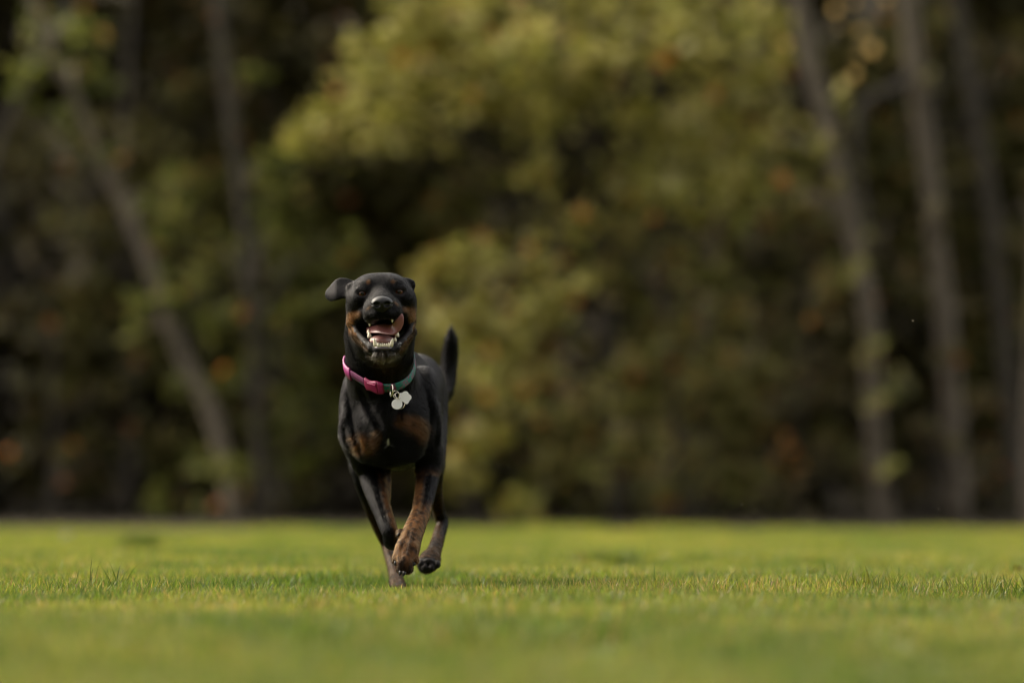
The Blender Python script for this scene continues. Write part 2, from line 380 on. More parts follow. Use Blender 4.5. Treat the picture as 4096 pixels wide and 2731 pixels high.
def woody(name, label, cat, trunk_px, clusters, pal, bark, Yt, leaf=0.090, dens=1.0, orange=0.02, group=None, top=None, part='trunk', crownname='crown', depth=0.0):
    """trunk_px: polyline in overview pixels (x, y, radius m); clusters: (x, y, r overview px, Y)"""
    pts = [at(x * K, y * K, Yt + (0 if len(q) == 0 else q[0])) for (x, y, r, *q) in trunk_px]; rad = [t[2] * 0.76 for t in trunk_px]
    pts[0][2] = float(ground_z(pts[0][0], pts[0][1])) - 0.05
    if top is not None:          # goes on above the frame
        d = pts[-1] - pts[-2]; d /= np.linalg.norm(d)
        for s in (0.45, 1.0): pts.append(pts[-1] + (d * 0.8 + np.array((0, 0, 0.3))) * top * 0.5); rad.append(rad[-1] * 0.75)
    root = empty(name, (pts[0][0], pts[0][1], pts[0][2] + 0.05))
    tag(root, label, cat, group)
    sp, sr = smooth_path(pts, rad, 5)
    parts = [tube(sp, sr, 10, wob=0.12)]
    lc = []
    for (x, y, r, Y) in clusters:
        c = at(x * K, y * K, Y); rm = r * K * Y / FPX
        # limb from the nearest lower trunk point
        dz = np.abs(sp[:, 2] - (c[2] - 0.55 * abs(c[0] - sp[:, 0]).min() - 0.2)); j = int(np.argmin(dz + 0.3 * np.linalg.norm(sp - c, axis=1)))
        a_ = sp[j]; mid = (a_ + c) / 2 + np.array((0, 0, 0.12 * np.linalg.norm(c - a_))) * 0.8 + rng.normal(size=3) * 0.06
        lp, lr = smooth_path([a_, mid, c], [min(sr[j] * 0.55, 0.035), 0.014, 0.004], 4)
        parts.append(tube(lp, lr, 5, cap=False))
        nleaf = max(6, int(dens * 270 * (rm / 0.3) ** 2.2))
        lc.append(in_ball(nleaf, c, (rm, rm * 1.1, rm * 0.85)))
    if top is not None:
        t = pts[-1]
        nleaf = int(900 * dens)
        lc.append(in_ball(nleaf, t + np.array((0, 0, 0.3)), (top * 0.55, top * 0.6, top * 0.42)))
        for q in range(6):
            e = t + rng.normal(size=3) * np.array((0.4, 0.4, 0.25)) * top
            lp, lr = smooth_path([pts[-2], (pts[-2] + e) / 2 + np.array((0, 0, 0.2)), e], [rad[-1] * 0.6, 0.02, 0.006], 4)
            parts.append(tube(lp, lr, 5, cap=False))
    v, f = join(parts)
    add(part, mesh_np(part, v, f, smooth=True), bark, root)
    if lc:
        v, f, c = leaves(np.vstack(lc), leaf, pal, orange)
        add(crownname, mesh_np(crownname, v, f, c), LEAF, root)
    return root
# trunks that show (overview pixels, radius in metres)
woody('leaning_tree', 'grey trunk leaning far to the left across the dark left side', 'tree',
      [(548, 1195, 0.075), (490, 960, 0.070), (410, 800, 0.064), (340, 600, 0.058), (250, 400, 0.05), (170, 220, 0.045), (90, 40, 0.04)],
      [(360, 630, 45, 26.2), (330, 470, 45, 26.3), (420, 430, 55, 26.5), (300, 760, 30, 26.0), (200, 170, 60, 26.6), (120, 60, 70, 26.8), (60, 150, 50, 25.7), (150, 240, 40, 25.7), (250, 360, 30, 25.6), (370, 700, 35, 25.6), (520, 1060, 40, 25.6), (180, 60, 50, 25.7)], 'green', BARK, 26.0, top=2.6, dens=0.9)
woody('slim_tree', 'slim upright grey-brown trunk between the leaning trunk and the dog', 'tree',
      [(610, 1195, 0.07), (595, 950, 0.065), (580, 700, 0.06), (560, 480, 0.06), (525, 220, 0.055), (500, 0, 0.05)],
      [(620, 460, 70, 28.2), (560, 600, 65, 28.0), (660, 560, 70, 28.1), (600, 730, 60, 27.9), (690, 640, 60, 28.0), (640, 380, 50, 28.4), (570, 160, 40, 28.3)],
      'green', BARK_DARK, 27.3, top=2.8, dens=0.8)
woody('grey_tree', 'pale grey trunk sloping up to the left, biggest on the right side', 'tree',
      [(2036, 1195, 0.092), (2012, 1020, 0.088), (1992, 700, 0.085), (1942, 480, 0.082), (1890, 250, 0.08), (1842, 50, 0.078)],
      [(1800, 410, 40, 26.3), (1850, 470, 30, 26.2), (1920, 420, 22, 25.9), (1780, 330, 45, 26.5), (2000, 540, 20, 25.9), (1990, 800, 30, 25.9), (2060, 870, 30, 26.0), (1900, 640, 45, 26.4), (1960, 620, 28, 25.6), (2010, 930, 30, 25.6), (1880, 330, 30, 25.6), (2040, 1080, 26, 25.6), (1930, 230, 26, 25.6)],
      'olive', BARK, 26.2, top=2.8, dens=0.7, orange=0.05)
woody('upright_tree', 'straight grey trunk with a crooked side branch near the right edge', 'tree',
      [(2205, 1195, 0.098), (2185, 900, 0.095), (2152, 560, 0.09), (2122, 300, 0.088), (2090, 50, 0.085)],
      [(2260, 900, 40, 27.2), (2120, 980, 40, 27.0), (2080, 640, 25, 27.0), (2230, 700, 25, 27.2), (2100, 1120, 40, 27.0), (2240, 1050, 45, 27.2), (2150, 480, 30, 26.2), (2170, 800, 32, 26.2), (2120, 180, 30, 26.2), (2200, 1000, 30, 26.2)],
      'brown', BARK, 27.0, top=3.0, dens=0.5, orange=0.05)
# its crooked side branch belongs to the same tree
_up = bpy.data.objects['upright_tree']
_bp = [at(x * K, y * K, Y) for x, y, Y in ((2105, 170, 27.0), (2070, 195, 26.9), (2010, 222, 26.8), (1975, 250, 26.75), (1968, 330, 26.7), (1975, 440, 26.7), (1985, 540, 26.65))]
_v, _f = tube(*smooth_path(_bp, [0.038, 0.036, 0.033, 0.030, 0.032, 0.028, 0.024], 4), 8, wob=0.3)
add('branch', mesh_np('branch', _v, _f, smooth=True), BARK_DARK, _up)
# added pale leaf shapes standing in for spots of light between the trunks
_light_spots = [(1918, 22, 0.10), (2003, 112, 0.13), (1978, 72, 0.09), (1962, 172, 0.10), (1806, 102, 0.09), (2036, -4, 0.09), (1962, 5, 0.07), (1976, 130, 0.07), (1930, 60, 0.05)]
_c = np.array([at(x * K, y * K, 25.4) for x, y, s in _light_spots]); _tw = []
for i in range(len(_light_spots)): _tw.append(tube(*smooth_path([at(2060 * K, -140 * K, 26.6), (at(2030 * K, -60 * K, 26.0) + _c[i]) / 2, _c[i]], [0.012, 0.006, 0.002], 4), 5, cap=False))
_v, _f = join(_tw); add('spot_twig', mesh_np('spot_twig', _v, _f, smooth=True), BARK_DARK, _up)
for i, (x, y, s) in enumerate(_light_spots):
    d = LEAFSHAPE - np.array((0, 0.5, 0)); a = random.random() * 6.28; ca, sa = math.cos(a), math.sin(a)
    _v = _c[i] + np.stack((d[:, 0] * ca - d[:, 1] * sa, d[:, 2] - 0.5 * (d[:, 0] * sa + d[:, 1] * ca), d[:, 0] * sa + d[:, 1] * ca), -1) * s * 0.62
    add('leaf', mesh_np('leaf', _v, LEAFTRI, np.tile(np.array((0.58, 0.40, 0.15)), (7, 1))), LEAF, _up)  # brightness of a light spot put into the leaf colour
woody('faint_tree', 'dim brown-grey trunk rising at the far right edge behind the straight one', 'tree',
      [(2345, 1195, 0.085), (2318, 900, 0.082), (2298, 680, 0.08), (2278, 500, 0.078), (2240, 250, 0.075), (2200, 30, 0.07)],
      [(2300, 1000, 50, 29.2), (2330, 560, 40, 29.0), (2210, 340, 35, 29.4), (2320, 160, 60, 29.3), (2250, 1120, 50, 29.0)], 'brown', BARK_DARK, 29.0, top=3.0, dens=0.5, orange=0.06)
woody('edge_tree', 'pale trunk cut off by the right edge of the picture', 'tree',
      [(2362, 1198, 0.06), (2364, 1000, 0.058), (2385, 600, 0.055), (2400, 200, 0.05), (2410, 0, 0.05)], [(2400, 700, 60, 25.8), (2410, 400, 60, 25.8)], 'brown', BARK, 25.8, top=2.6, dens=0.5)
# the broad yellow-green trees and bushes of the middle
BIG = [(690, 310, 50), (740, 320, 55), (800, 290, 75), (870, 310, 70), (950, 285, 70), (760, 255, 50), (845, 215, 70), (880, 130, 85), (980, 200, 90), (1000, 90, 95),
       (1110, 255, 75), (1100, 120, 100), (1220, 110, 100), (1240, 280, 70), (1230, 385, 60), (1330, 230, 85), (1400, 130, 95), (1470, 260, 80), (1430, 410, 75),
       (1520, 430, 75), (1590, 470, 50), (1520, 340, 80), (1620, 330, 80), (1650, 220, 80), (1590, 110, 90), (1700, 410, 70), (1760, 320, 60), (1500, 30, 90), (1650, 20, 95),
       (1750, 140, 60), (1310, 10, 90), (1150, 10, 90), (960, 10, 70), (1780, 30, 60)]
woody('golden_tree', 'big yellow-green tree spreading its leafy boughs above and right of the dog', 'tree',
      [(1420, 1195, 0.10, 2.0), (1410, 900, 0.095, 1.6), (1380, 600, 0.09, 1.3), (1340, 300, 0.08, 1.0), (1300, 0, 0.07, 1.0)],
      [(x, y, r, 26.6 + random.random() * 1.6) for x, y, r in BIG], 'gold', BARK_DARK, 27.0, leaf=0.095, dens=0.9, orange=0.02, top=3.4)
woody('yellow_bush', 'bright yellow-green bush right behind the tail of the dog', 'bush',
      [(1080, 1195, 0.03, 0.6), (1085, 1000, 0.028, 0.5), (1110, 800, 0.022, 0.4), (1140, 650, 0.015, 0.3)],
      [(x, y, r, 26.0 + random.random() * 1.0) for x, y, r in [(990, 650, 55), (1050, 600, 50), (1130, 620, 75), (1230, 590, 65), (1310, 540, 45), (1340, 490, 35), (1080, 720, 85),
       (1000, 770, 60), (1180, 740, 85), (1280, 680, 80), (1040, 880, 70), (1140, 870, 90), (1110, 990, 80), (1200, 1140, 50), (1060, 1070, 55)]], 'gold', BARK_DARK, 26.0, dens=0.75, orange=0.05, part='stem', crownname='foliage')
woody('olive_bush', 'wide olive bush with scattered orange leaves in the middle right', 'bush',
      [(1560, 1195, 0.03, 0.6), (1555, 1000, 0.028, 0.5), (1540, 800, 0.022, 0.4), (1520, 650, 0.015, 0.3)],
      [(x, y, r, 26.0 + random.random() * 1.5) for x, y, r in [(1400, 640, 65), (1450, 560, 60), (1550, 560, 55), (1620, 640, 70), (1700, 700, 75), (1550, 760, 85), (1450, 840, 85),
       (1340, 930, 85), (1250, 860, 60), (1550, 930, 90), (1650, 860, 85), (1310, 1060, 70), (1440, 1060, 80), (1600, 1060, 80), (1700, 980, 80), (1760, 840, 65), (1720, 1100, 60), (1520, 1140, 50)]],
      'olive', BARK_DARK, 26.2, dens=0.8, orange=0.06, part='stem', crownname='foliage')
woody('brown_bush', 'thin twiggy brown bush between the olive bush and the grey trunk', 'bush',
      [(1830, 1195, 0.028, 0.4), (1835, 1000, 0.025, 0.3), (1850, 800, 0.02, 0.2), (1860, 620, 0.012, 0.2)],
      [(x, y, r, 26.2 + random.random() * 1.2) for x, y, r in [(1790, 740, 55), (1850, 650, 55), (1900, 720, 50), (1860, 860, 60), (1800, 940, 60), (1910, 920, 55), (1850, 1050, 65), (1930, 1060, 50), (1790, 1120, 50), (1890, 560, 45), (1930, 830, 40)]],
      'brown', BARK_DARK, 26.4, dens=0.6, orange=0.05, part='stem', crownname='foliage')
woody('green_bush', 'dull green bush around the two trunks left of the dog', 'bush',
      [(650, 1195, 0.03, 0.8), (645, 1000, 0.027, 0.7), (630, 850, 0.02, 0.6), (600, 740, 0.012, 0.5)],
      [(x, y, r, 26.8 + random.random() * 1.2) for x, y, r in [(500, 560, 60), (450, 640, 55), (500, 720, 60), (690, 700, 60), (740, 600, 50), (590, 830, 65), (690, 850, 65), (520, 900, 45),
       (650, 970, 65), (730, 1060, 60), (600, 1080, 50), (750, 930, 55), (420, 880, 40), (470, 1060, 50), (350, 1140, 55), (460, 1160, 40), (810, 560, 50), (860, 640, 45), (390, 520, 50)]],
      'green', BARK_DARK, 26.8, dens=0.6, orange=0.015, part='stem', crownname='foliage')
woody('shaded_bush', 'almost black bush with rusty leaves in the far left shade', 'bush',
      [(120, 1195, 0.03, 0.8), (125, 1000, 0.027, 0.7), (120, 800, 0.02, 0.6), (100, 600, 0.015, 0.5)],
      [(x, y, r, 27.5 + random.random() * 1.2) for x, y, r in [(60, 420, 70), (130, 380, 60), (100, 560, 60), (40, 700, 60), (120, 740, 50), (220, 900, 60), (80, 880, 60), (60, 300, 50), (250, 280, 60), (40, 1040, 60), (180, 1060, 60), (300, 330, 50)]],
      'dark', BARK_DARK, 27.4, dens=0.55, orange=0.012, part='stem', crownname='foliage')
woody('bare_sapling', 'thin bare leaning stem under the yellow-green boughs left of the grey trunk', 'sapling',
      [(1560, 1195, 0.03, 1.2), (1600, 800, 0.035, 1.2), (1690, 240, 0.038, 0.9), (1745, 95, 0.036, 0.9), (1800, -60, 0.03, 0.9)], [(1830, -120, 60, 28.0)], 'olive', BARK, 27.0, dens=0.5, part='stem', crownname='foliage')
woody('left_sapling', 'thin dark stem slanting up to the right at the left edge', 'sapling',
      [(-220, 1195, 0.03), (-120, 800, 0.035), (0, 330, 0.032), (110, 110, 0.03), (190, -60, 0.025)], [(200, -90, 60, 27.0)], 'dark', BARK_DARK, 27.0, dens=0.5, part='stem', crownname='foliage')

# single orange leaves that stand out
for tn, x, y, s_ in (('golden_tree', 1795, 410, 0.115), ('golden_tree', 1640, 215, 0.09), ('golden_tree', 1085, 215, 0.08), ('olive_bush', 1335, 487, 0.10), ('olive_bush', 1500, 500, 0.07), ('yellow_bush', 1125, 805, 0.11),
                     ('yellow_bush', 1205, 895, 0.09), ('yellow_bush', 1215, 570, 0.08), ('shaded_bush', 115, 742, 0.11), ('grey_tree', 1862, 735, 0.08), ('olive_bush', 1240, 965, 0.07), ('shaded_bush', 150, 380, 0.09)):
    c_ = at(x * K, y * K, 25.5); d = LEAFSHAPE - np.array((0, 0.5, 0)); a = random.random() * 6.28; ca, sa = math.cos(a), math.sin(a)
    _v = c_ + np.stack((d[:, 0] * ca - d[:, 1] * sa, d[:, 2] - 0.5 * (d[:, 0] * sa + d[:, 1] * ca), d[:, 0] * sa + d[:, 1] * ca), -1) * s_ * 0.72
    add('leaf', mesh_np('leaf', _v, LEAFTRI, np.tile(np.array((0.30, 0.13, 0.035) if x > 300 else (0.09, 0.036, 0.013)), (7, 1))), LEAF, bpy.data.objects[tn])['label'] = 'single orange leaf'

# dimmer trees standing between the bushes and the dark wood
def scatter(x0, x1, y0, y1, n_, r0, r1, Y0, Y1): return [(x0 + (x1 - x0) * random.random(), y0 + (y1 - y0) * random.random(), r0 + (r1 - r0) * random.random(), Y0 + (Y1 - Y0) * random.random()) for i in range(n_)]
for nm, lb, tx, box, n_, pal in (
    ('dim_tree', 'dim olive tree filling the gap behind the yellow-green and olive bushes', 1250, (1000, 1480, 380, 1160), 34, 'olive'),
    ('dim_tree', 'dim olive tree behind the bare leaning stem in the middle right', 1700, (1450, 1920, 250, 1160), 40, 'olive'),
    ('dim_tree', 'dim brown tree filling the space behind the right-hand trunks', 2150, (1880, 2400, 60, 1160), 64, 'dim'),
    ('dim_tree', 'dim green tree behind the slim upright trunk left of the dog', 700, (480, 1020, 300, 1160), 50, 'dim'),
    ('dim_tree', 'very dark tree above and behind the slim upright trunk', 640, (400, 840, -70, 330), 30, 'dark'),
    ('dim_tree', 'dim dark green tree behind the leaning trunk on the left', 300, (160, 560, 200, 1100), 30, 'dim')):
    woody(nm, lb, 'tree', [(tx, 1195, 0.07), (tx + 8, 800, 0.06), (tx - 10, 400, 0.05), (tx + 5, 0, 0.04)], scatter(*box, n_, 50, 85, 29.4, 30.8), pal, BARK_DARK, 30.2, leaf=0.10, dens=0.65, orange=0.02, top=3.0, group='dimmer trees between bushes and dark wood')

# the dark wood behind: evergreen trees, each crown from the ground up
def evergreen_meshes(seed):
    st = [(np.array((0, 0, -0.1)), 0.16), (np.array((0.1, 0, 3.0)), 0.12), (np.array((0, 0.1, 7.5)), 0.05)]
    parts = [tube(*smooth_path([s[0] for s in st], [s[1] for s in st], 5), 8)]
    lc = []
    for k in range(26):
        z = 0.3 + 7.2 * rng.random(); a = rng.random() * 6.283; rr = (1.9 - 0.14 * z) * (0.35 + 0.65 * rng.random())
        c = np.array((math.cos(a) * rr, math.sin(a) * rr, z))
        parts.append(tube(*smooth_path([(0, 0, max(0.1, z - 0.4)), c * np.array((0.5, 0.5, 1)), c], [0.04, 0.02, 0.006], 3), 5, cap=False))
        lc.append(in_ball(110, c, (0.75, 0.75, 0.55)))
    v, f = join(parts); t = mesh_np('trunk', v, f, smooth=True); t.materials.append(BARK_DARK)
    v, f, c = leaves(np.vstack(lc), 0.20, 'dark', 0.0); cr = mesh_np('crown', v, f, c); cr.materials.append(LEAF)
    return t, cr
EV = [evergreen_meshes(i) for i in range(3)]
spots = []
for row, (Y, step, x0) in enumerate(((32.0, 2.3, -9.2), (35.5, 2.4, -10.5), (39.5, 2.6, -11.0))):
    x = x0
    while x < -x0:
        spots.append((x + (random.random() - 0.5) * 0.8, Y + (random.random() - 0.5) * 1.2)); x += step
for i, (x, y) in enumerate(spots):
    t, cr = EV[i % 3]
    z = float(ground_z(x, y))
    r_ = empty('evergreen_tree', (x, y, z)); r_.rotation_euler = (0, 0, random.random() * 6.28)
    s = 0.9 + 0.3 * random.random(); r_.scale = (s, s, s)
    tag(r_, 'dark evergreen tree deep in the shade behind the bushes and trunks', 'tree', 'dark evergreen trees of the wood behind')
    for nm, me in (('trunk', t), ('crown', cr)):
        o = bpy.data.objects.new(nm, me); COL.objects.link(o); o.parent = r_
# ------------------------------------------------------------------ the dog: one continuous surface from a distance field
class Field:
    def __init__(s, xs, ys, zs):
        s.x, s.y, s.z = (np.asarray(a, np.float32) for a in (xs, ys, zs))
        s.d = np.full((len(xs), len(ys), len(zs)), 0.05, np.float32)
    def box(s, lo, hi):
        sl = []
        for a, l0, h0 in ((s.x, lo[0], hi[0]), (s.y, lo[1], hi[1]), (s.z, lo[2], hi[2])):
            i, j = np.searchsorted(a, l0), np.searchsorted(a, h0); sl.append(slice(max(i - 1, 0), min(j + 1, len(a))))
        return tuple(sl)
    def grid(s, sl):
        return s.x[sl[0]][:, None, None], s.y[sl[1]][None, :, None], s.z[sl[2]][None, None, :]
    def put(s, sl, p, k, sub):
        if 0 in (sl[0].stop - sl[0].start, sl[1].stop - sl[1].start, sl[2].stop - sl[2].start): return
        d = s.d[sl]
        if sub:
            h = np.maximum(k - np.abs(-d - p), 0) / k; s.d[sl] = -(np.minimum(-d, p) - h * h * k * 0.25)
        else:
            h = np.maximum(k - np.abs(d - p), 0) / k; s.d[sl] = np.minimum(d, p) - h * h * k * 0.25
    def cone(s, a, b, ra, rb, k=0.012, sub=False):
        a, b = np.asarray(a, float), np.asarray(b, float); mg = max(ra, rb) + k + 0.006
        sl = s.box(np.minimum(a, b) - mg, np.maximum(a, b) + mg); X, Y, Z = s.grid(sl)
        ba = b - a; bb = float(ba @ ba) + 1e-12
        t = np.clip(((X - a[0]) * ba[0] + (Y - a[1]) * ba[1] + (Z - a[2]) * ba[2]) / bb, 0, 1)
        dd = np.sqrt((X - a[0] - t * ba[0]) ** 2 + (Y - a[1] - t * ba[1]) ** 2 + (Z - a[2] - t * ba[2]) ** 2)
        s.put(sl, (dd - (ra + (rb - ra) * t)).astype(np.float32), k, sub)
    def ell(s, c, r, k=0.012, sub=False, yaw=0.0, pitch=0.0, roll=0.0):
        c = np.asarray(c, float); r = np.asarray(r, float); mg = max(r) * 1.02 + k + 0.006
        sl = s.box(c - mg, c + mg); X, Y, Z = s.grid(sl); X, Y, Z = X - c[0], Y - c[1], Z - c[2]
        if yaw: cy, sy = math.cos(yaw), math.sin(yaw); X, Y = X * cy + Y * sy, -X * sy + Y * cy
        if pitch: cp, sp = math.cos(pitch), math.sin(pitch); Y, Z = Y * cp + Z * sp, -Y * sp + Z * cp
        if roll: cr, sr = math.cos(roll), math.sin(roll); X, Z = X * cr + Z * sr, -X * sr + Z * cr
        k0 = np.sqrt((X / r[0]) ** 2 + (Y / r[1]) ** 2 + (Z / r[2]) ** 2)
        k1 = np.sqrt((X / r[0] ** 2) ** 2 + (Y / r[1] ** 2) ** 2 + (Z / r[2] ** 2) ** 2) + 1e-9
        s.put(sl, (k0 * (k0 - 1) / k1).astype(np.float32), k, sub)
    def chain(s, pts, k=0.012):
        """pts: (px, py, Y, r px)"""
        q = [(at(a, b, c), r * c / FPX) for a, b, c, r in pts]
        sp, sr = smooth_path([a for a, r in q], [r for a, r in q], 3)
        mg = sr.max() + k + 0.006; sl = s.box(sp.min(0) - mg, sp.max(0) + mg); X, Y, Z = s.grid(sl)
        p = np.full((X.shape[0], Y.shape[1], Z.shape[2]), 9.0, np.float32)
        for i in range(len(sp) - 1):
            a, ba = sp[i].astype(np.float32), (sp[i + 1] - sp[i]).astype(np.float32); bb = float(ba @ ba) + 1e-12
            t = np.clip(((X - a[0]) * ba[0] + (Y - a[1]) * ba[1] + (Z - a[2]) * ba[2]) / bb, 0, 1)
            dd = np.sqrt((X - a[0] - t * ba[0]) ** 2 + (Y - a[1] - t * ba[1]) ** 2 + (Z - a[2] - t * ba[2]) ** 2) - (sr[i] + (sr[i + 1] - sr[i]) * t)
            p = np.minimum(p, dd.astype(np.float32))
        s.put(sl, p, k, False)
    def flap(s, poly, Y0, thick, k=0.006):
        """thin sheet with the outline poly (photo px) at depth Y0(u, v)"""
        poly = np.array(poly, float); um, vm = poly.mean(0); ym = float(Y0(um, vm)); sc = ym / FPX
        lo = at(poly[:, 0].min() - 20, poly[:, 1].max() + 20, ym); hi = at(poly[:, 0].max() + 20, poly[:, 1].min() - 20, ym)
        sl = s.box((lo[0], ym - 0.07, lo[2]), (hi[0], ym + 0.07, hi[2])); X, Y, Z = s.grid(sl)
        dep = Y * CP + (Z - CAM_H) * SP; up = -Y * SP + (Z - CAM_H) * CP
        U = CX + FPX * X / dep; Vv = CY - FPX * up / dep
        U, Vv = np.broadcast_arrays(U, Vv)
        dmin = np.full(U.shape, 1e9); sign = np.ones(U.shape)
        n = len(poly)
        for i in range(n):
            a, b = poly[i], poly[i - 1]; e = b - a; wx, wy = U - a[0], Vv - a[1]
            t = np.clip((wx * e[0] + wy * e[1]) / (e @ e), 0, 1)
            dmin = np.minimum(dmin, (wx - e[0] * t) ** 2 + (wy - e[1] * t) ** 2)
            c1, c2, c3 = Vv >= a[1], Vv < b[1], e[0] * wy > e[1] * wx
            sign = np.where((c1 & c2 & c3) | (~c1 & ~c2 & ~c3), -sign, sign)
        d2 = np.sqrt(dmin) * sign * sc + thick
        dz = np.abs(Y - Y0(U, Vv))
        p = np.hypot(np.maximum(d2, 0), dz) - thick
        p = np.where(d2 < 0, dz - thick, p)
        s.put(sl, p.astype(np.float32), k, False)
    def groove(s, pts, r, k=0.014, sub=True, push=0.0):
        q = []
        pp, _ = smooth_path([(a, b, 0) for a, b in pts], [0] * len(pts), 3)
        for a, b, _z in pp:
            Y = s.hit(a, b)
            if Y: q.append((a, b, Y + push))
        for (a, b, c), (d, e, f) in zip(q[:-1], q[1:]):
            if abs(c - f) < 0.04: s.cone(at(a, b, c), at(d, e, f), r, r, k, sub)
    def sample(s, P):
        P = np.asarray(P, float)
        I = []
        for ax, a in enumerate((s.x, s.y, s.z)):
            q = np.clip(P[..., ax], a[0], a[-1] - 1e-5); i = np.clip(np.searchsorted(a, q) - 1, 0, len(a) - 2); I.append((i, (q - a[i]) / (a[i + 1] - a[i])))
        (i, fx), (j, fy), (k, fz) = I; d = s.d
        def g(a, b, c): return d[i + a, j + b, k + c]
        return ((g(0, 0, 0) * (1 - fx) + g(1, 0, 0) * fx) * (1 - fy) + (g(0, 1, 0) * (1 - fx) + g(1, 1, 0) * fx) * fy) * (1 - fz) + \
               ((g(0, 0, 1) * (1 - fx) + g(1, 0, 1) * fx) * (1 - fy) + (g(0, 1, 1) * (1 - fx) + g(1, 1, 1) * fx) * fy) * fz
    def hit(s, px, py, y0=8.5, y1=9.9):
        Y = np.arange(y0, y1, 0.0006); P = np.array([at(px, py, y) for y in Y]); d = s.sample(P)
        w = np.nonzero(d < 0)[0]
        return float(Y[w[0]]) if len(w) else None
    def nets(s):
        d = s.d; ins = d < 0
        c = np.zeros(tuple(n - 1 for n in d.shape), np.int8)
        for a in (0, 1):
            for b_ in (0, 1):
                for e in (0, 1):
                    c += ins[a:d.shape[0] - 1 + a, b_:d.shape[1] - 1 + b_, e:d.shape[2] - 1 + e]
        I, J, Kk = np.nonzero((c > 0) & (c < 8))
        idx = np.full(c.shape, -1, np.int32); idx[I, J, Kk] = np.arange(len(I))
        acc = np.zeros((len(I), 3)); cnt = np.zeros(len(I))
        base = np.stack((I, J, Kk), -1)
        cor = [(a, b_, e) for a in (0, 1) for b_ in (0, 1) for e in (0, 1)]
        ax = (s.x, s.y, s.z)
        for p in range(8):
            for q in range(p + 1, 8):
                df = [abs(cor[p][t] - cor[q][t]) for t in range(3)]
                if sum(df) != 1: continue
                A, B = base + cor[p], base + cor[q]
                da, db = d[A[:, 0], A[:, 1], A[:, 2]], d[B[:, 0], B[:, 1], B[:, 2]]
                m = (da < 0) != (db < 0)
                t = np.where(m, da / np.where(m, da - db, 1), 0)
                for t3 in range(3):
                    pa, pb = ax[t3][A[:, t3]], ax[t3][B[:, t3]]
                    acc[:, t3] += np.where(m, pa + (pb - pa) * t, 0)
                cnt += m
        Vv = acc / cnt[:, None]
        Q = []
        for axis in range(3):
            sl0 = [slice(None)] * 3; sl1 = [slice(None)] * 3
            sl0[axis] = slice(0, -1); sl1[axis] = slice(1, None)
            ch = ins[tuple(sl0)] != ins[tuple(sl1)]
            E = np.stack(np.nonzero(ch), -1)
            o = [t for t in range(3) if t != axis]
            ok = (E[:, o[0]] > 0) & (E[:, o[1]] > 0) & (E[:, o[0]] < d.shape[o[0]] - 1) & (E[:, o[1]] < d.shape[o[1]] - 1)
            E = E[ok]
            def cell(da, db):
                e = E.copy(); e[:, o[0]] += da; e[:, o[1]] += db; return idx[e[:, 0], e[:, 1], e[:, 2]]
            q = np.stack((cell(-1, -1), cell(0, -1), cell(0, 0), cell(-1, 0)), -1)
            st = ins[E[:, 0], E[:, 1], E[:, 2]]
            flip = st if axis != 1 else ~st
            q[~flip] = q[~flip][:, ::-1]
            Q.append(q)
        return Vv, np.vstack(Q)

N0 = 8.60                                   # distance of the nose
def H(px, py, dy): return at(px, py, N0 + dy)
def step_axis(*segs):
    out = []
    for a, b, st in segs: out.append(np.arange(a, b, st))
    return np.concatenate(out)
FD = Field(step_axis((-0.455, -0.10, 0.0023)),
           step_axis((8.555, 8.86, 0.0023), (8.86, 9.12, 0.0033), (9.12, 9.95, 0.0048)),
           step_axis((-0.02, 0.10, 0.0025), (0.10, 0.46, 0.0034), (0.46, 0.77, 0.0023)))

# trunk, chest, shoulders
FD.ell(at(1590, 1630, 9.17), (0.092, 0.26, 0.142), 0.03, yaw=R(-9))
FD.ell(at(1556, 1690, 9.00), (0.080, 0.115, 0.100), 0.03)
FD.ell(at(1425, 1655, 9.04), (0.038, 0.085, 0.105), 0.022)
FD.ell(at(1696, 1655, 9.06), (0.041, 0.085, 0.110), 0.022)
FD.ell(at(1470, 1735, 8.985), (0.042, 0.058, 0.066), 0.024)
FD.ell(at(1642, 1705, 8.985), (0.048, 0.060, 0.078), 0.024)
FD.ell(at(1552, 1640, 8.960), (0.034, 0.060, 0.085), 0.03)
FD.ell(at(1560, 1775, 9.0), (0.052, 0.075, 0.042), 0.03)
FD.ell(at(1590, 1785, 9.13), (0.055, 0.17, 0.048), 0.03)
FD.ell(at(1640, 1590, 9.42), (0.070, 0.20, 0.095), 0.04, yaw=R(-9))
FD.ell(at(1672, 1525, 9.58), (0.058, 0.11, 0.066), 0.03)
FD.ell(at(1690, 1575, 9.64), (0.054, 0.10, 0.066), 0.03)
# neck
FD.chain([(1520, 1265, 8.87, 128), (1518, 1340, 8.895, 136), (1518, 1400, 8.91, 132), (1520, 1460, 8.93, 127), (1535, 1540, 8.98, 140), (1556, 1600, 9.04, 150)], 0.02)
# fore leg folded under (left in the picture)
FD.chain([(1428, 1740, 9.02, 66), (1452, 1815, 9.03, 58), (1484, 1885, 9.07, 54), (1504, 1965, 9.0, 45), (1533, 2055, 8.93, 34), (1558, 2125, 8.885, 32), (1566, 2160, 8.90, 28)], 0.014)
FD.chain([(1566, 2158, 8.90, 26), (1570, 2170, 8.97, 23), (1566, 2166, 9.03, 28), (1562, 2150, 9.07, 22)], 0.010)
FD.chain([(1500, 1860, 9.10, 46), (1535, 1900, 9.08, 26), (1545, 1990, 9.02, 16)], 0.014)
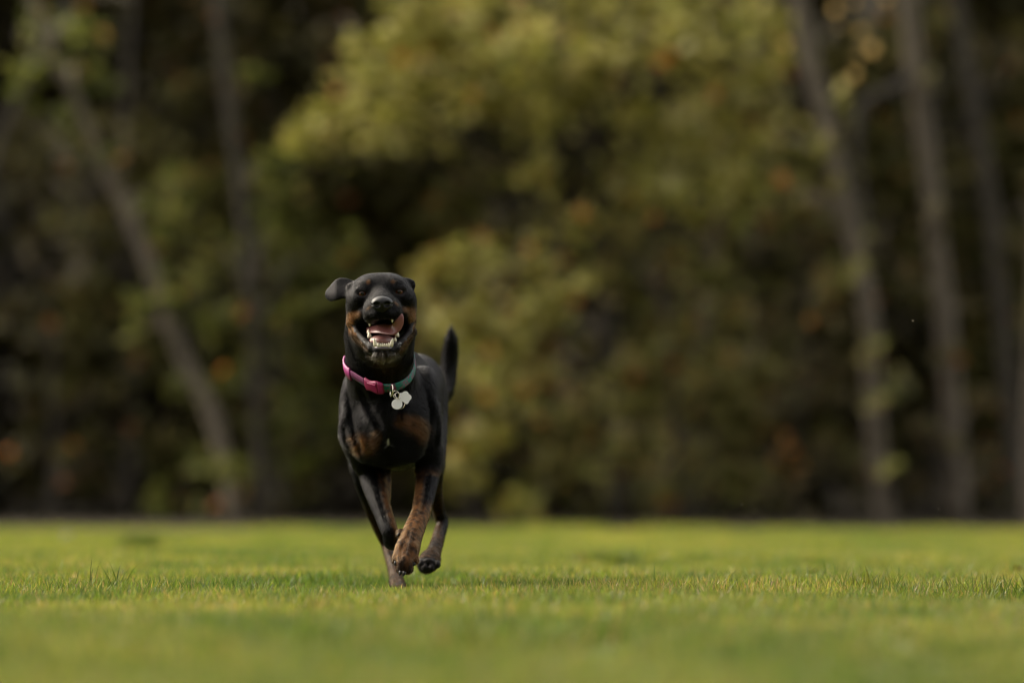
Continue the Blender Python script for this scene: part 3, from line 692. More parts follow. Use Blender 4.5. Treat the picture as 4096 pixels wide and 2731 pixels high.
# fore leg reaching (right in the picture) with its paw
FD.chain([(1700, 1740, 9.03, 62), (1714, 1815, 9.04, 53), (1713, 1880, 9.04, 49), (1702, 1960, 8.98, 40), (1685, 2045, 8.89, 35), (1670, 2085, 8.85, 37), (1646, 2145, 8.80, 41), (1630, 2195, 8.765, 47)], 0.014)
for tx, ty, tr, dy in ((1588, 2236, 20, 0.0), (1606, 2272, 20, -0.018), (1632, 2274, 20, -0.018), (1657, 2238, 19, 0.0)):
    FD.chain([(1628 + (tx - 1622) * 0.5, 2190, 8.752, 26), ((tx + 1622) / 2 + (tx - 1622) * 0.25, (ty + 2200) / 2, 8.742 + dy, 23), (tx, ty, 8.737 + dy, tr)], 0.006)
FD.chain([(1600, 2125, 8.80, 12), (1594, 2136, 8.79, 8)], 0.008)
# hind leg swung forward (right), paw lifted with the pads showing
FD.chain([(1705, 1600, 9.56, 82), (1718, 1730, 9.45, 66), (1728, 1860, 9.36, 48), (1738, 1960, 9.41, 30), (1756, 2050, 9.47, 23), (1770, 2088, 9.49, 23), (1759, 2130, 9.44, 23), (1743, 2185, 9.35, 25), (1726, 2228, 9.28, 32)], 0.016)
FD.chain([(1720, 2240, 9.27, 42), (1706, 2256, 9.235, 38)], 0.010)
for tx, ty, dy in ((1684, 2252, 0.004), (1699, 2268, -0.004), (1726, 2270, -0.004), (1748, 2256, 0.004)): FD.ell(at(tx, ty, 9.210 + dy), (0.0095, 0.018, 0.0105), 0.0035)
FD.ell(at(1714, 2243, 9.208), (0.0145, 0.010, 0.0075), 0.003)
FD.groove([(1692, 2252), (1691, 2276)], .0018, k=0.003); FD.groove([(1712, 2258), (1713, 2284)], .0018, k=0.003); FD.groove([(1738, 2254), (1739, 2276)], .0018, k=0.003)
# hind leg on the ground (left)
FD.chain([(1490, 1620, 9.56, 82), (1462, 1760, 9.46, 64), (1450, 1880, 9.38, 46), (1468, 1980, 9.41, 30), (1503, 2080, 9.47, 24), (1547, 2172, 9.52, 24), (1562, 2220, 9.47, 23), (1578, 2280, 9.40, 24), (1588, 2328, 9.345, 26)], 0.016)
FD.chain([(1588, 2335, 9.34, 30), (1594, 2348, 9.30, 31), (1596, 2356, 9.26, 24)], 0.010)
for tx in (1576, 1589, 1602, 1615): FD.chain([(1593, 2348, 9.29, 22), (tx, 2360, 9.235, 13)], 0.006)
# tail
FD.chain([(1722, 1590, 9.70, 38), (1766, 1585, 9.76, 30), (1784, 1545, 9.80, 31), (1793, 1490, 9.82, 32), (1800, 1420, 9.82, 30), (1804, 1365, 9.81, 24), (1803, 1318, 9.80, 6)], 0.012)
# muscle lines on neck, chest, shoulders and legs
FD.groove([(1388, 1580), (1400, 1660), (1418, 1740), (1440, 1800)], .0045)
FD.groove([(1712, 1560), (1722, 1640), (1722, 1720), (1704, 1800)], .0045)
FD.groove([(1440, 1560), (1480, 1640), (1520, 1700)], .004)
FD.groove([(1640, 1530), (1605, 1610), (1585, 1680)], .004)
FD.groove([(1385, 1640), (1375, 1720), (1392, 1780)], .003, sub=False, k=0.016)
FD.groove([(1735, 1600), (1748, 1690), (1750, 1770)], .003, sub=False, k=0.016)
FD.groove([(1500, 1900), (1520, 1990), (1546, 2080)], .003, k=0.009)
FD.groove([(1712, 1900), (1700, 1980), (1682, 2050)], .003, k=0.009)
FD.groove([(1640, 2110), (1628, 2160), (1620, 2215)], .0025, k=0.006)
FD.groove([(1660, 2120), (1652, 2170), (1640, 2225)], .0025, k=0.006)
FD.groove([(1618, 2150), (1606, 2190), (1600, 2230)], .0025, k=0.006)
FD.groove([(1748, 2000), (1752, 2070), (1745, 2150)], .003, k=0.008)
# head
for c, r in ((H(1523, 1182, .175), (.064, .085, .046)), (H(1487, 1150, .165), (.040, .07, .030)), (H(1561, 1148, .165), (.040, .07, .030)),
             (H(1430, 1238, .17), (.026, .055, .048)), (H(1620, 1234, .17), (.026, .055, .048)), (H(1440, 1200, .14), (.028, .05, .028)), (H(1610, 1196, .14), (.028, .05, .028))):
    FD.ell(c, r, 0.016)
for c, r in ((H(1466, 1147, .118), (.020, .022, .015)), (H(1583, 1143, .118), (.020, .022, .015))): FD.ell(c, r, 0.012)
FD.cone(H(1524, 1182, .13), H(1527, 1222, .038), .031, .0245, 0.014)
FD.cone(H(1522, 1236, .13), H(1529, 1240, .046), .040, .034, 0.012)
FD.ell(H(1484, 1240, .072), (.0165, .042, .022), 0.012); FD.ell(H(1576, 1236, .072), (.0165, .042, .022), 0.012)
FD.cone(H(1456, 1256, .105), H(1412, 1290, .160), .014, .015, 0.010); FD.cone(H(1604, 1250, .105), H(1640, 1284, .160), .014, .014, 0.010)
FD.ell(H(1524, 1350, .215), (.066, .08, .065), 0.02)
FD.ell(H(1531, 1326, .060), (.061, .092, .031), 0.005, sub=True)           # open mouth
FD.cone(H(1528, 1325, .10), H(1524, 1330, .19), .034, .022, 0.006, sub=True)
FD.ell(H(1488, 1262, .062), (.0185, .040, .0200), 0.010, roll=R(-12)); FD.ell(H(1573, 1252, .062), (.0185, .040, .0170), 0.010, roll=R(14))
FD.ell(H(1509, 1258, .030), (.0175, .02, .0125), 0.006); FD.ell(H(1549, 1256, .030), (.0175, .02, .0115), 0.006)
jaw = [(1416, 1298, .150, .007), (1428, 1332, .120, .0065), (1460, 1368, .085, .0075), (1488, 1391, .060, .0095), (1510, 1400, .050, .0100), (1533, 1403, .046, .0100), (1558, 1400, .050, .0100), (1581, 1390, .060, .0095), (1610, 1366, .085, .0075), (1638, 1330, .120, .0065), (1646, 1296, .150, .007)]
for (a0, a1, a2, ar), (c0, c1, c2, cr) in zip(jaw[:-1], jaw[1:]): FD.cone(H(a0, a1, a2), H(c0, c1, c2), ar, cr, 0.006)
FD.ell(H(1533, 1400, .115), (.038, .066, .015), 0.010)
FD.cone(H(1425, 1335, .150), H(1478, 1395, .12), .013, .013, 0.010); FD.cone(H(1645, 1330, .150), H(1592, 1393, .12), .013, .013, 0.010)
# ears
EARL = [(1430, 1128), (1405, 1119), (1385, 1112), (1362, 1110), (1341, 1119), (1321, 1141), (1303, 1163), (1299, 1181), (1306, 1197), (1322, 1206), (1350, 1202), (1377, 1192), (1398, 1186), (1412, 1168), (1432, 1152)]
FD.flap(EARL, lambda u, v: N0 + .165 - (u - 1420) * 0.00010 + 0.030 * sstep(1190, 1102, v) + 0.018 * sstep(1350, 1300, u), 0.0042, 0.012)
FD.cone(H(1440, 1146, .175), H(1404, 1142, .172), .013, .007, 0.012)
EARR = [(1598, 1132), (1612, 1117), (1634, 1116), (1653, 1126), (1659, 1144), (1653, 1172), (1657, 1195), (1665, 1222), (1652, 1232), (1632, 1205), (1612, 1170)]
FD.flap(EARR, lambda u, v: N0 + .192 + (v - 1120) * 0.00018, 0.0045, 0.010)
FD.cone(H(1606, 1142, .18), H(1640, 1135, .20), .014, .008, 0.012)
# eye sockets
EYES = []
for ex, ey, ro in ((1450, 1175, 0.10), (1597, 1168, -0.10)):
    Y = FD.hit(ex, ey)
    EYES.append((ex, ey, Y)); sg = -1 if ro > 0 else 1
    FD.cone(at(ex - sg * 14, ey - 15, Y + 0.002), at(ex + sg * 17, ey - 13, Y + 0.006), .0070, .0070, 0.006)
    FD.cone(at(ex - sg * 15, ey + 10, Y + 0.003), at(ex + sg * 16, ey + 13, Y + 0.006), .0050, .0050, 0.006)
    FD.ell(at(ex, ey, Y + 0.001), (.0096, .013, .0043), 0.002, sub=True, roll=ro)
V, Q = FD.nets()
# keep the one connected body: smooth the surface a little
nb_s = np.zeros((len(V), 3)); nb_c = np.zeros(len(V))
for it in range(2):
    nb_s[:] = 0; nb_c[:] = 0
    for a in range(4):
        np.add.at(nb_s, Q[:, a], V[Q[:, (a + 1) % 4]]); np.add.at(nb_c, Q[:, a], 1)
        np.add.at(nb_s, Q[:, a], V[Q[:, (a - 1) % 4]]); np.add.at(nb_c, Q[:, a], 1)
    V = V * 0.5 + 0.5 * nb_s / np.maximum(nb_c, 1)[:, None]

# coat colours
BLACK = np.array((0.0024, 0.0022, 0.0024)); TAN = np.array((0.145, 0.053, 0.013)); TAN2 = np.array((0.075, 0.042, 0.016)); SKIN = np.array((0.010, 0.008, 0.008))
MOUTH = np.array((0.15, 0.045, 0.04)); PINKISH = np.array((0.10, 0.035, 0.035))
def blob(u, v, cu, cv, ru, rv, soft=0.45, rot=0.0):
    du, dv = u - cu, v - cv
    if rot: c, s_ = math.cos(rot), math.sin(rot); du, dv = du * c + dv * s_, -du * s_ + dv * c
    q = np.sqrt((du / ru) ** 2 + (dv / rv) ** 2); return 1 - sstep(1 - soft, 1 + soft, q)
def coat(P):
    """colour, fur length (0 = bare)"""
    u, v = uv_of(P); y = P[:, 1]; z = P[:, 2]
    n1 = vnoise(P, 60.0); n2 = vnoise(P * np.array((1, 1, 0.45)), 160.0); n3 = vnoise(P, 18.0)
    t = np.zeros(len(P))
    front = y < 8.90
    head = (v < 1440) & (y < 8.86)
    hm = np.zeros(len(P))
    for args in ((1473, 1130, 9, 9), (1571, 1128, 9, 8)): hm = np.maximum(hm, 0.55 * blob(u, v, *args))
    for args in ((1414, 1262, 28, 17, .4, -0.25), (1398, 1298, 17, 36), (1650, 1262, 17, 34, .4, 0.0), (1636, 1245, 26, 14, .4, 0.5), (1648, 1300, 13, 26, .4, 0.3), (1418, 1322, 16, 22)): hm = np.maximum(hm, blob(u, v, *args))
    hm = np.maximum(hm, 0.28 * blob(u, v, 1432, 1364, 46, 9, .5, 0.75)); hm = np.maximum(hm, 0.40 * blob(u, v, 1628, 1368, 52, 11, .5, -0.95))
    hm = np.maximum(hm, 0.5 * blob(u, v, 1476, 1232, 12, 5, .5, -0.6)); hm = np.maximum(hm, 0.4 * blob(u, v, 1585, 1214, 12, 5, .5, 0.6))
    t = np.where(head, hm * (0.45 + 0.75 * n1), t)
    # throat
    th = blob(u, v, 1545, 1448, 52, 48) * (y < 8.93) * (v > 1405)
    t = np.maximum(t, th * (0.1 + 1.0 * n2) * 0.75)
    # chest patches
    ch = np.maximum(0.85 * blob(u, v, 1650, 1702, 56, 38, .5, 0.3), 0.6 * blob(u, v, 1592, 1688, 22, 30)); ch = np.maximum(ch, 0.8 * blob(u, v, 1682, 1740, 22, 34))
    ch = np.maximum(ch, 0.85 * blob(u, v, 1462, 1775, 52, 38, .5, 0.45)); ch = np.maximum(ch, 0.6 * blob(u, v, 1510, 1748, 20, 30))
    t = np.where((y < 9.03) & (v > 1560) & (v < 1840), np.maximum(t, ch * sstep(0.25, 0.8, n2 * 0.7 + n3 * 0.3 + 0.1)), t)
    # legs: tan and brindled
    br = sstep(0.34, 0.62, n2 * 0.65 + n1 * 0.35)
    fr = (y < 9.12)
    right = fr & (u > 1560) & (v > 1900)
    lm = sstep(1990, 2065, v + (n3 - 0.5) * 70)                                   # paw and pastern
    lm = np.maximum(lm, (1 - sstep(1682, 1702, u + (v - 1960) * 0.10)) * sstep(1890, 1950, v))   # inner side of the forearm
    lm = lm * (1 - 0.75 * sstep(2215, 2280, v + (n3 - .5) * 40)) * (1 - 0.25 * sstep(2100, 2170, v))
    rmask = right & ~((u < 1600) & (v < 2120)) & ~((y > 8.86) & (u < 1602))
    t = np.where(rmask, np.maximum(t, lm * (0.24 + 0.76 * br)), t)
    # folded fore leg: tan along the inner side
    il = sstep(0, 22, u - (1500 + (v - 1900) * 0.27)) * sstep(1850, 1940, v) * (1 - 0.7 * sstep(2120, 2180, v))
    lmask = fr & ~rmask & (v > 1840)
    t = np.where(lmask, np.maximum(t, il * (0.15 + 0.65 * br)), t)
    # hind legs
    hi = (y >= 9.12) & (v > 1800)
    hr = hi & (u > 1640)
    hl = hi & ~hr
    tr_ = sstep(1900, 1980, v) * (1 - sstep(1752, 1776, u - np.abs(v - 2090) * 0.03)) * (0.12 + 0.6 * br)
    tl_ = sstep(1970, 2060, v) * sstep(-20, 12, u - (1452 + np.maximum(v - 2000, 0) * 0.36)) * (0.15 + 0.5 * br)
    t = np.where(hr, np.maximum(t, tr_), t); t = np.where(hl, np.maximum(t, tl_), t)
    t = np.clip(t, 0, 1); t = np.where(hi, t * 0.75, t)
    warm_ = np.where(th > 0.1, 1.0, 0.25 + 0.5 * n3)[:, None]
    c = BLACK * (1 - t[:, None]) + (TAN * (1 - warm_) + TAN2 * warm_) * t[:, None]
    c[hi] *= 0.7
    # white breast hairs and grey chin
    wb = blob(u, v, 1553, 1768, 4, 13) * (y < 9.0); c = c * (1 - wb[:, None]) + np.array((.45, .45, .45)) * wb[:, None]
    length = 0.011 + 0.004 * n1
    length = np.where(head, 0.0040, length); length = np.where(head & (u < 1410) & (v < 1215), 0.0022, length); length = np.where(head & (v > 1180) & (np.abs(u - 1528) < 90) & (y < 8.70), 0.0035, length)
    length = np.where(th > 0.1, 0.018, length); length = np.where((ch > 0.1) & (y < 9.03) & (v > 1560), 0.016, length)
    length = np.where((v > 1880) & (y > 8.7), 0.0065, length)
    tail = (y > 9.72) & (v < 1640); length = np.where(tail, 0.014, length)
    # lips, mouth, eye rims, pads: bare skin
    bare = np.zeros(len(P), bool)
    inm = (((u - 1530) / 104) ** 2 + ((v - 1330) / 58) ** 2 < 1.0) & (y > 8.62) & (y < 8.86)
    for (a0, a1, a2, ar), (c0, c1, c2, cr) in zip(jaw[:-1], jaw[1:]):
        pa, pb = H(a0, a1, a2), H(c0, c1, c2); ba = pb - pa; tt = np.clip(((P - pa) @ ba) / (ba @ ba), 0, 1)
        dd = np.linalg.norm(P - pa - tt[:, None] * ba, axis=1); nearj = dd < ar + 0.004
        up = (P - pa - tt[:, None] * ba)[:, 2] > 0.0025
        inm |= nearj & up
    deep = (((u - 1532) / 56) ** 2 + ((v - 1342) / 46) ** 2 < 1.0) & (y > 8.665) & (y < 8.86)
    c[inm] = SKIN; c[deep] = MOUTH
    foam = inm & ~deep & (v > 1335) & (v > 1362) & (vnoise(P, 420.0) * 0.65 + vnoise(P + 5, 190.0) * 0.35 > 0.69); c[foam] = (0.35, 0.35, 0.35)
    bare |= inm
    for ex, ey, Y in EYES:
        er = (((u - ex) / 26) ** 2 + ((v - ey) / 19) ** 2 < 1.0) & (y < 8.78); bare |= er; c[er] = SKIN
    pads = (y > 9.15) & (y < 9.235) & (u > 1668) & (u < 1765) & (v > 2228) & (v < 2290); c[pads] = SKIN; bare |= pads
    nose_ = (((u - 1528) / 44) ** 2 + ((v - 1213) / 31) ** 2 < 1.0) & (y < 8.64); c[nose_] = SKIN; bare |= nose_
    chin = blob(u, v, 1533, 1411, 54, 9) * (y < 8.72) * (~inm)
    chin = chin * sstep(0.35, 0.75, vnoise(P, 240.0) * 0.6 + n2 * 0.4)
    c = c * (1 - 0.8 * chin[:, None]) + np.array((.065, .063, .058)) * 0.8 * chin[:, None]
    return c, np.where(bare, 0.0, length), (chin > 0.2)
cols, flen, _ = coat(V)
body_me = mesh_np('body', V, Q, smooth=True, cols=np.column_stack((cols, np.where(flen > 0, 0.0, 1.0))))
m, n, l, b = new_mat('dog_skin_and_coat')
a_ = n.new('ShaderNodeAttribute'); a_.attribute_name = 'tint'
l.new(a_.outputs['Color'], b.inputs['Base Color']); b.inputs['Specular IOR Level'].default_value = 0.12
mr = n.new('ShaderNodeMapRange'); mr.inputs['To Min'].default_value = 0.5; mr.inputs['To Max'].default_value = 0.62; l.new(a_.outputs['Alpha'], mr.inputs['Value']); l.new(mr.outputs[0], b.inputs['Roughness'])
tc = n.new('ShaderNodeTexCoord'); nz = n.new('ShaderNodeTexNoise'); nz.inputs['Scale'].default_value = 260; nz.inputs['Detail'].default_value = 4; l.new(tc.outputs['Object'], nz.inputs['Vector'])
bp = n.new('ShaderNodeBump'); bp.inputs['Strength'].default_value = 0.35; bp.inputs['Distance'].default_value = 0.002; l.new(nz.outputs['Fac'], bp.inputs['Height']); l.new(bp.outputs[0], b.inputs['Normal'])
SKINM = m
paw = at(1594, 2366, 9.28)
dog = empty('dog', (float(paw[0]), float(paw[1]), 0.0))
tag(dog, 'black and tan dog running across the lawn with its mouth open', 'dog')
body = add('body', body_me, SKINM, dog)

# ---- fur
def fur():
    A, B, C_, D = V[Q[:, 0]], V[Q[:, 1]], V[Q[:, 2]], V[Q[:, 3]]
    nn = np.cross(C_ - A, D - B); ar = np.linalg.norm(nn, axis=1) * 0.5; nn = nn / (2 * ar[:, None] + 1e-12)
    cen = (A + B + C_ + D) / 4
    # outward check
    if np.mean(FD.sample(cen[::50] + nn[::50] * 0.004)) < np.mean(FD.sample(cen[::50] - nn[::50] * 0.004)): nn = -nn
    NF = 300000
    w = ar * np.where(cen[:, 1] < 9.15, 1.6, 0.8) * np.where((cen[:, 1] < 8.80) & (cen[:, 2] > 0.5), 2.2, 1.0)
    cw = np.cumsum(w); f = np.searchsorted(cw, rng.random(NF) * cw[-1])
    r1, r2 = rng.random(NF)[:, None], rng.random(NF)[:, None]
    P = (A[f] * (1 - r1) + B[f] * r1) * (1 - r2) + (D[f] * (1 - r1) + C_[f] * r1) * r2
    c, ln, chin = coat(P)
    Nn = nn[f]
    ok = ln > 0
    P, c, ln, Nn, chin = P[ok], c[ok], ln[ok], Nn[ok], chin[ok]
    u, v = uv_of(P)
    flow = np.tile(np.array((0.0, 0.55, -0.75)), (len(P), 1))
    nose = H(1528, 1215, -0.01)
    hd = (P[:, 1] < 8.86) & (v < 1345); flow[hd] = (P[hd] - nose)
    thr = (P[:, 1] < 9.0) & (v >= 1345) & (v < 1600); flow[thr] = np.array((0, 0.1, -1.0))
    cs = (P[:, 1] < 9.03) & (v >= 1600) & (v < 1850)
    flow[cs] = np.stack((np.where(u[cs] > 1555, 0.7, -0.4), np.full(cs.sum(), 0.2), np.full(cs.sum(), -0.35)), -1)
    lg = v > 1880; flow[lg] = np.array((0, 0.15, -1.0))
    tl = (P[:, 1] > 9.72) & (v < 1640); flow[tl] = np.array((0.12, 0.1, 0.9))
    earl = (u < 1412) & (v < 1215) & (P[:, 1] < 8.86); flow[earl] = np.array((-0.9, 0.0, -0.45))
    flow += rng.normal(size=flow.shape) * 0.16 + (np.stack((vnoise(P, 30), vnoise(P + 3, 30), vnoise(P + 7, 30)), -1) - 0.5) * 0.45
    flow -= Nn * np.sum(flow * Nn, axis=1)[:, None]; flow /= np.linalg.norm(flow, axis=1)[:, None] + 1e-9
    lift = (0.12 + 0.22 * rng.random(len(P)))[:, None]; lift[hd] *= 0.6; lift[chin] += 0.5
    L = (ln * (0.7 + 0.6 * rng.random(len(P))))[:, None]
    p0 = P - Nn * 0.0006; p1 = P + (flow * 0.5 + Nn * lift) * L * 0.55; p2 = P + flow * L + Nn * lift * L * 0.75
    pts = np.stack((p0, p1, p2), 1).astype(np.float32)
    hc = bpy.data.hair_curves.new('fur')
    hc.add_curves([3] * len(P))
    off = np.array((dog.location.x, dog.location.y, dog.location.z), dtype=np.float32)
    hc.points.foreach_set('position', pts.reshape(-1))
    ra = hc.attributes.get('radius') or hc.attributes.new('radius', 'FLOAT', 'POINT')
    ra.data.foreach_set('value', np.tile(np.array((0.00022, 0.00019, 0.00006), np.float32), len(P)))
    ca = hc.attributes.new('tint', 'FLOAT_COLOR', 'CURVE')
    cc = np.ones((len(P), 4), np.float32); cc[:, :3] = c * (0.5 + 1.0 * rng.random(len(P)))[:, None]
    ca.data.foreach_set('color', cc.ravel())
    ga = hc.attributes.new('gloss', 'FLOAT', 'CURVE'); ga.data.foreach_set('value', np.where(v > 1860, np.where(P[:, 1] > 9.12, 0.45, 0.75), np.where(v < 1430, 0.74, 0.95)).astype(np.float32))
    m, n, l, b = new_mat('dog_fur'); n.remove(b)
    h = n.new('ShaderNodeBsdfHairPrincipled'); h.parametrization = 'COLOR'
    a_ = n.new('ShaderNodeAttribute'); a_.attribute_name = 'tint'
    l.new(a_.outputs['Color'], h.inputs['Color']); h.inputs['IOR'].default_value = 1.23; h.inputs['Roughness'].default_value = 0.30; h.inputs['Radial Roughness'].default_value = 0.4
    h.inputs['Random Roughness'].default_value = 0.2
    g_ = n.new('ShaderNodeAttribute'); g_.attribute_name = 'gloss'; df = n.new('ShaderNodeBsdfDiffuse'); l.new(a_.outputs['Color'], df.inputs['Color'])
    mxs = n.new('ShaderNodeMixShader'); l.new(g_.outputs['Fac'], mxs.inputs[0]); l.new(df.outputs[0], mxs.inputs[1]); l.new(h.outputs[0], mxs.inputs[2])
    l.new(mxs.outputs[0], n['Material Output'].inputs['Surface'])
    hc.materials.append(m)
    o = bpy.data.objects.new('fur', hc); COL.objects.link(o); o.parent = dog; o.location = (-dog.location.x, -dog.location.y, -dog.location.z)
    o['kind'] = 'stuff'
    return o
fur()

# ---- eyes
def eye_mat():
    m, n, l, b = new_mat('amber_eye')
    tc = n.new('ShaderNodeTexCoord'); ln = n.new('ShaderNodeVectorMath'); ln.operation = 'LENGTH'
    mp = n.new('ShaderNodeMapping'); mp.inputs['Scale'].default_value = (1, 0, 1); l.new(tc.outputs['Object'], mp.inputs[0]); l.new(mp.outputs[0], ln.inputs[0])
    rp = n.new('ShaderNodeValToRGB'); e = rp.color_ramp.elements
    e[0].position = 0.0; e[0].color = (0.002, 0.002, 0.002, 1)
    for p, c in ((0.33, (0.003, 0.002, 0.002)), (0.37, (0.05, 0.018, 0.006)), (0.62, (0.085, 0.03, 0.009)), (0.75, (0.10, 0.04, 0.02)), (0.8, (0.02, 0.012, 0.01))):
        q = e.new(p); q.color = c + (1,)
    e[-1].position = 1.0; e[-1].color = (0.02, 0.015, 0.012, 1)
    sc = n.new('ShaderNodeMath'); sc.operation = 'MULTIPLY'; sc.inputs[1].default_value = 1 / 0.0105; l.new(ln.outputs['Value'], sc.inputs[0]); l.new(sc.outputs[0], rp.inputs[0])
    l.new(rp.outputs[0], b.inputs['Base Color']); b.inputs['Roughness'].default_value = 0.12; b.inputs['Coat Weight'].default_value = 0.25; b.inputs['Coat Roughness'].default_value = 0.03; b.inputs['Specular IOR Level'].default_value = 0.35
    return m
def uv_sphere(r, nu=20, nv=12):
    Vv = [(0, 0, r)]
    for i in range(1, nv):
        th = math.pi * i / nv
        for j in range(nu): ph = 2 * math.pi * j / nu; Vv.append((r * math.sin(th) * math.cos(ph), r * math.sin(th) * math.sin(ph), r * math.cos(th)))
    Vv.append((0, 0, -r)); T, Qd = [], []
    for j in range(nu):
        j2 = (j + 1) % nu; T.append((0, 1 + j, 1 + j2)); T.append((len(Vv) - 1, 1 + (nv - 2) * nu + j2, 1 + (nv - 2) * nu + j))
        for i in range(nv - 2): Qd.append((1 + i * nu + j, 1 + (i + 1) * nu + j, 1 + (i + 1) * nu + j2, 1 + i * nu + j2))
    return np.array(Vv), [np.array(Qd), np.array(T)]
EYE = eye_mat()
for ex, ey, Y in EYES:
    v, f = uv_sphere(0.0102); o = add('eye', mesh_np('eye', v, f, smooth=True), EYE, dog)
    p = at(ex, ey, Y + 0.0078); o.location = (p[0] - dog.location.x, p[1] - dog.location.y, p[2] - dog.location.z)
# ---- nose
c = H(1528, 1213, .012)
NF_ = Field(*(np.arange(q - 0.036, q + 0.036, 0.0010) for q in c))
NF_.ell(H(1528, 1211, .012), (.0232, .0190, .0150), 0.004); NF_.ell(H(1528, 1228, .014), (.0150, .0175, .0135), 0.008)
NF_.ell(H(1507, 1217, .010), (.0120, .0165, .0105), 0.006); NF_.ell(H(1549, 1216, .010), (.0120, .0165, .0105), 0.006)
for s_, yy in ((-1, 1219), (1, 1217)):
    NF_.ell(H(1528 + s_ * 22, yy, -.008), (.0084, .012, .0072), 0.002, sub=True); NF_.cone(H(1528 + s_ * 27, yy + 4, -.004), H(1528 + s_ * 40, yy - 2, .006), .0030, .0022, 0.002, sub=True)
NF_.cone(H(1528, 1216, -.0085), H(1529, 1250, .004), .0011, .0011, 0.0012, sub=True)
v, q = NF_.nets()
NOSE = plain('wet_black_nose', (0.006, 0.0055, 0.0055), 0.46, 0, 0.4, 400, coat=0.04, spec=0.3)
add('nose', mesh_np('nose', v, q, smooth=True), NOSE, dog)
# ---- tongue
sec = [((1468, 1321, .125), (0, 12, .012), 5), ((1495, 1317, .095), (0, 15, .018), 6), ((1520, 1315, .075), (2, 18, .018), 7), ((1545, 1317, .060), (4, 21, .015), 7), ((1567, 1319, .050), (8, 21, .010), 7),
       ((1584, 1310, .043), (14, 15, .004), 6), ((1595, 1293, .038), (17, 8, .0), 5), ((1603, 1274, .036), (12, 3, .0), 4), ((1607, 1260, .037), (6, 1, .0), 4), ((1607, 1255, .038), (1, 0, 0), 2)]
cs_ = []
for (u_, v_, d_), (wu, wv, wd), th_ in sec:
    c = H(u_, v_, d_); w = H(u_ + wu, v_ + wv, d_ - wd) - c; cs_.append((c, w, th_ * 0.00056))
ctr, _r = smooth_path([q[0] for q in cs_], [0] * len(cs_), 4); wv_, th_ = smooth_path([q[1] for q in cs_], [q[2] for q in cs_], 4)
Tn = np.gradient(ctr, axis=0); Vt = []; ns = 16
for i in range(len(ctr)):
    w = wv_[i]; nrm = np.cross(Tn[i], w); nrm /= np.linalg.norm(nrm) + 1e-9
    for k_ in range(ns):
        a = 2 * math.pi * k_ / ns; Vt.append(ctr[i] + w * math.cos(a) + nrm * math.sin(a) * th_[i] * (0.75 + 0.25 * abs(math.cos(a))))
Ft = [(i * ns + k_, i * ns + (k_ + 1) % ns, (i + 1) * ns + (k_ + 1) % ns, (i + 1) * ns + k_) for i in range(len(ctr) - 1) for k_ in range(ns)]
TONGUE = plain('wet_pink_tongue', (0.20, 0.070, 0.068), 0.38, 0, 0.2, 300, coat=0.25)
TONGUE.node_tree.nodes['Principled BSDF'].inputs['Subsurface Weight'].default_value = 0.15; TONGUE.node_tree.nodes['Principled BSDF'].inputs['Subsurface Radius'].default_value = (0.004, 0.0015, 0.001)
add('tongue', mesh_np('tongue', np.array(Vt), np.array(Ft), smooth=True), TONGUE, dog)
v, f = uv_sphere(1.0, 20, 12); v = v * np.array((.031, .050, .017)) + H(1528, 1368, .100)
add('mouth_floor', mesh_np('mouth_floor', v, f, smooth=True), plain('dull_pink_mouth', (0.16, 0.062, 0.055), 0.45, 0, 0.35, 120, coat=0.15), dog)
# ---- teeth
TOOTH = plain('ivory_tooth', (0.72, 0.66, 0.50), 0.25, 0, 0.08, 200, coat=0.2)
def tooth(bx, by, bd, tx, ty, td, r):
    p, q = H(bx, by, bd), H(tx, ty, td); pts = [p + (q - p) * t for t in (0, .3, .6, .85, 1)]
    rr = [r, r * 1.02, r * .78, r * .42, r * .10]
    v, f = tube(pts, rr, 8); add('tooth', mesh_np('tooth', v, f, smooth=True), TOOTH, dog)
tooth(1503, 1386, .046, 1496, 1352, .042, .0046); tooth(1564, 1386, .046, 1571, 1352, .042, .0046)
for i, tx in enumerate((1512.5, 1521, 1529, 1537.5, 1546, 1554.5)): tooth(tx, 1388, .0375, tx, 1372 - (3 if i in (0, 5) else 0), .0360, .0025)
tooth(1489, 1368, .072, 1486, 1350, .074, .0040); tooth(1479, 1352, .090, 1476, 1327, .092, .0050); tooth(1476, 1335, .102, 1474, 1316, .104, .0050)
tooth(1579, 1366, .072, 1582, 1348, .074, .0040); tooth(1588, 1348, .090, 1590, 1325, .092, .0050); tooth(1586, 1340, .102, 1588, 1320, .104, .0050)
tooth(1568, 1270, .035, 1569, 1291, .032, .0032); tooth(1480, 1290, .06, 1478, 1306, .06, .0028)
# lower gum strip
_v, _f = tube(*smooth_path([H(1494, 1388, .052), H(1512, 1393, .040), H(1533, 1394, .0365), H(1554, 1393, .040), H(1573, 1388, .052)], [.004, .0045, .0045, .0045, .004], 4), 8)
add('gum', mesh_np('gum', _v, _f, smooth=True), plain('dark_gum', (0.05, 0.035, 0.045), 0.25, 0, 0.4, 300, coat=0.4), dog)
# ---- claws
CLAW = plain('black_claw', (0.010, 0.009, 0.009), 0.5, 0, 0.3, 200, spec=0.25)
for bx, by, tx, ty, Y, r in ((1584, 2246, 1580, 2262, 8.722, 8), (1603, 2284, 1598, 2302, 8.700, 8), (1618, 2286, 1611, 2306, 8.698, 8), (1656, 2250, 1650, 2266, 8.722, 8), (1597, 2131, 1587, 2146, 8.785, 5)):
    p, q = at(bx, by, Y), at(tx, ty, Y - 0.004); pts = [p + (q - p) * t for t in (0, .4, .75, 1)]
    v, f = tube(pts, [r * .00057, r * .0005, r * .0003, r * .00006], 8); add('claw', mesh_np('claw', v, f, smooth=True), CLAW, dog)

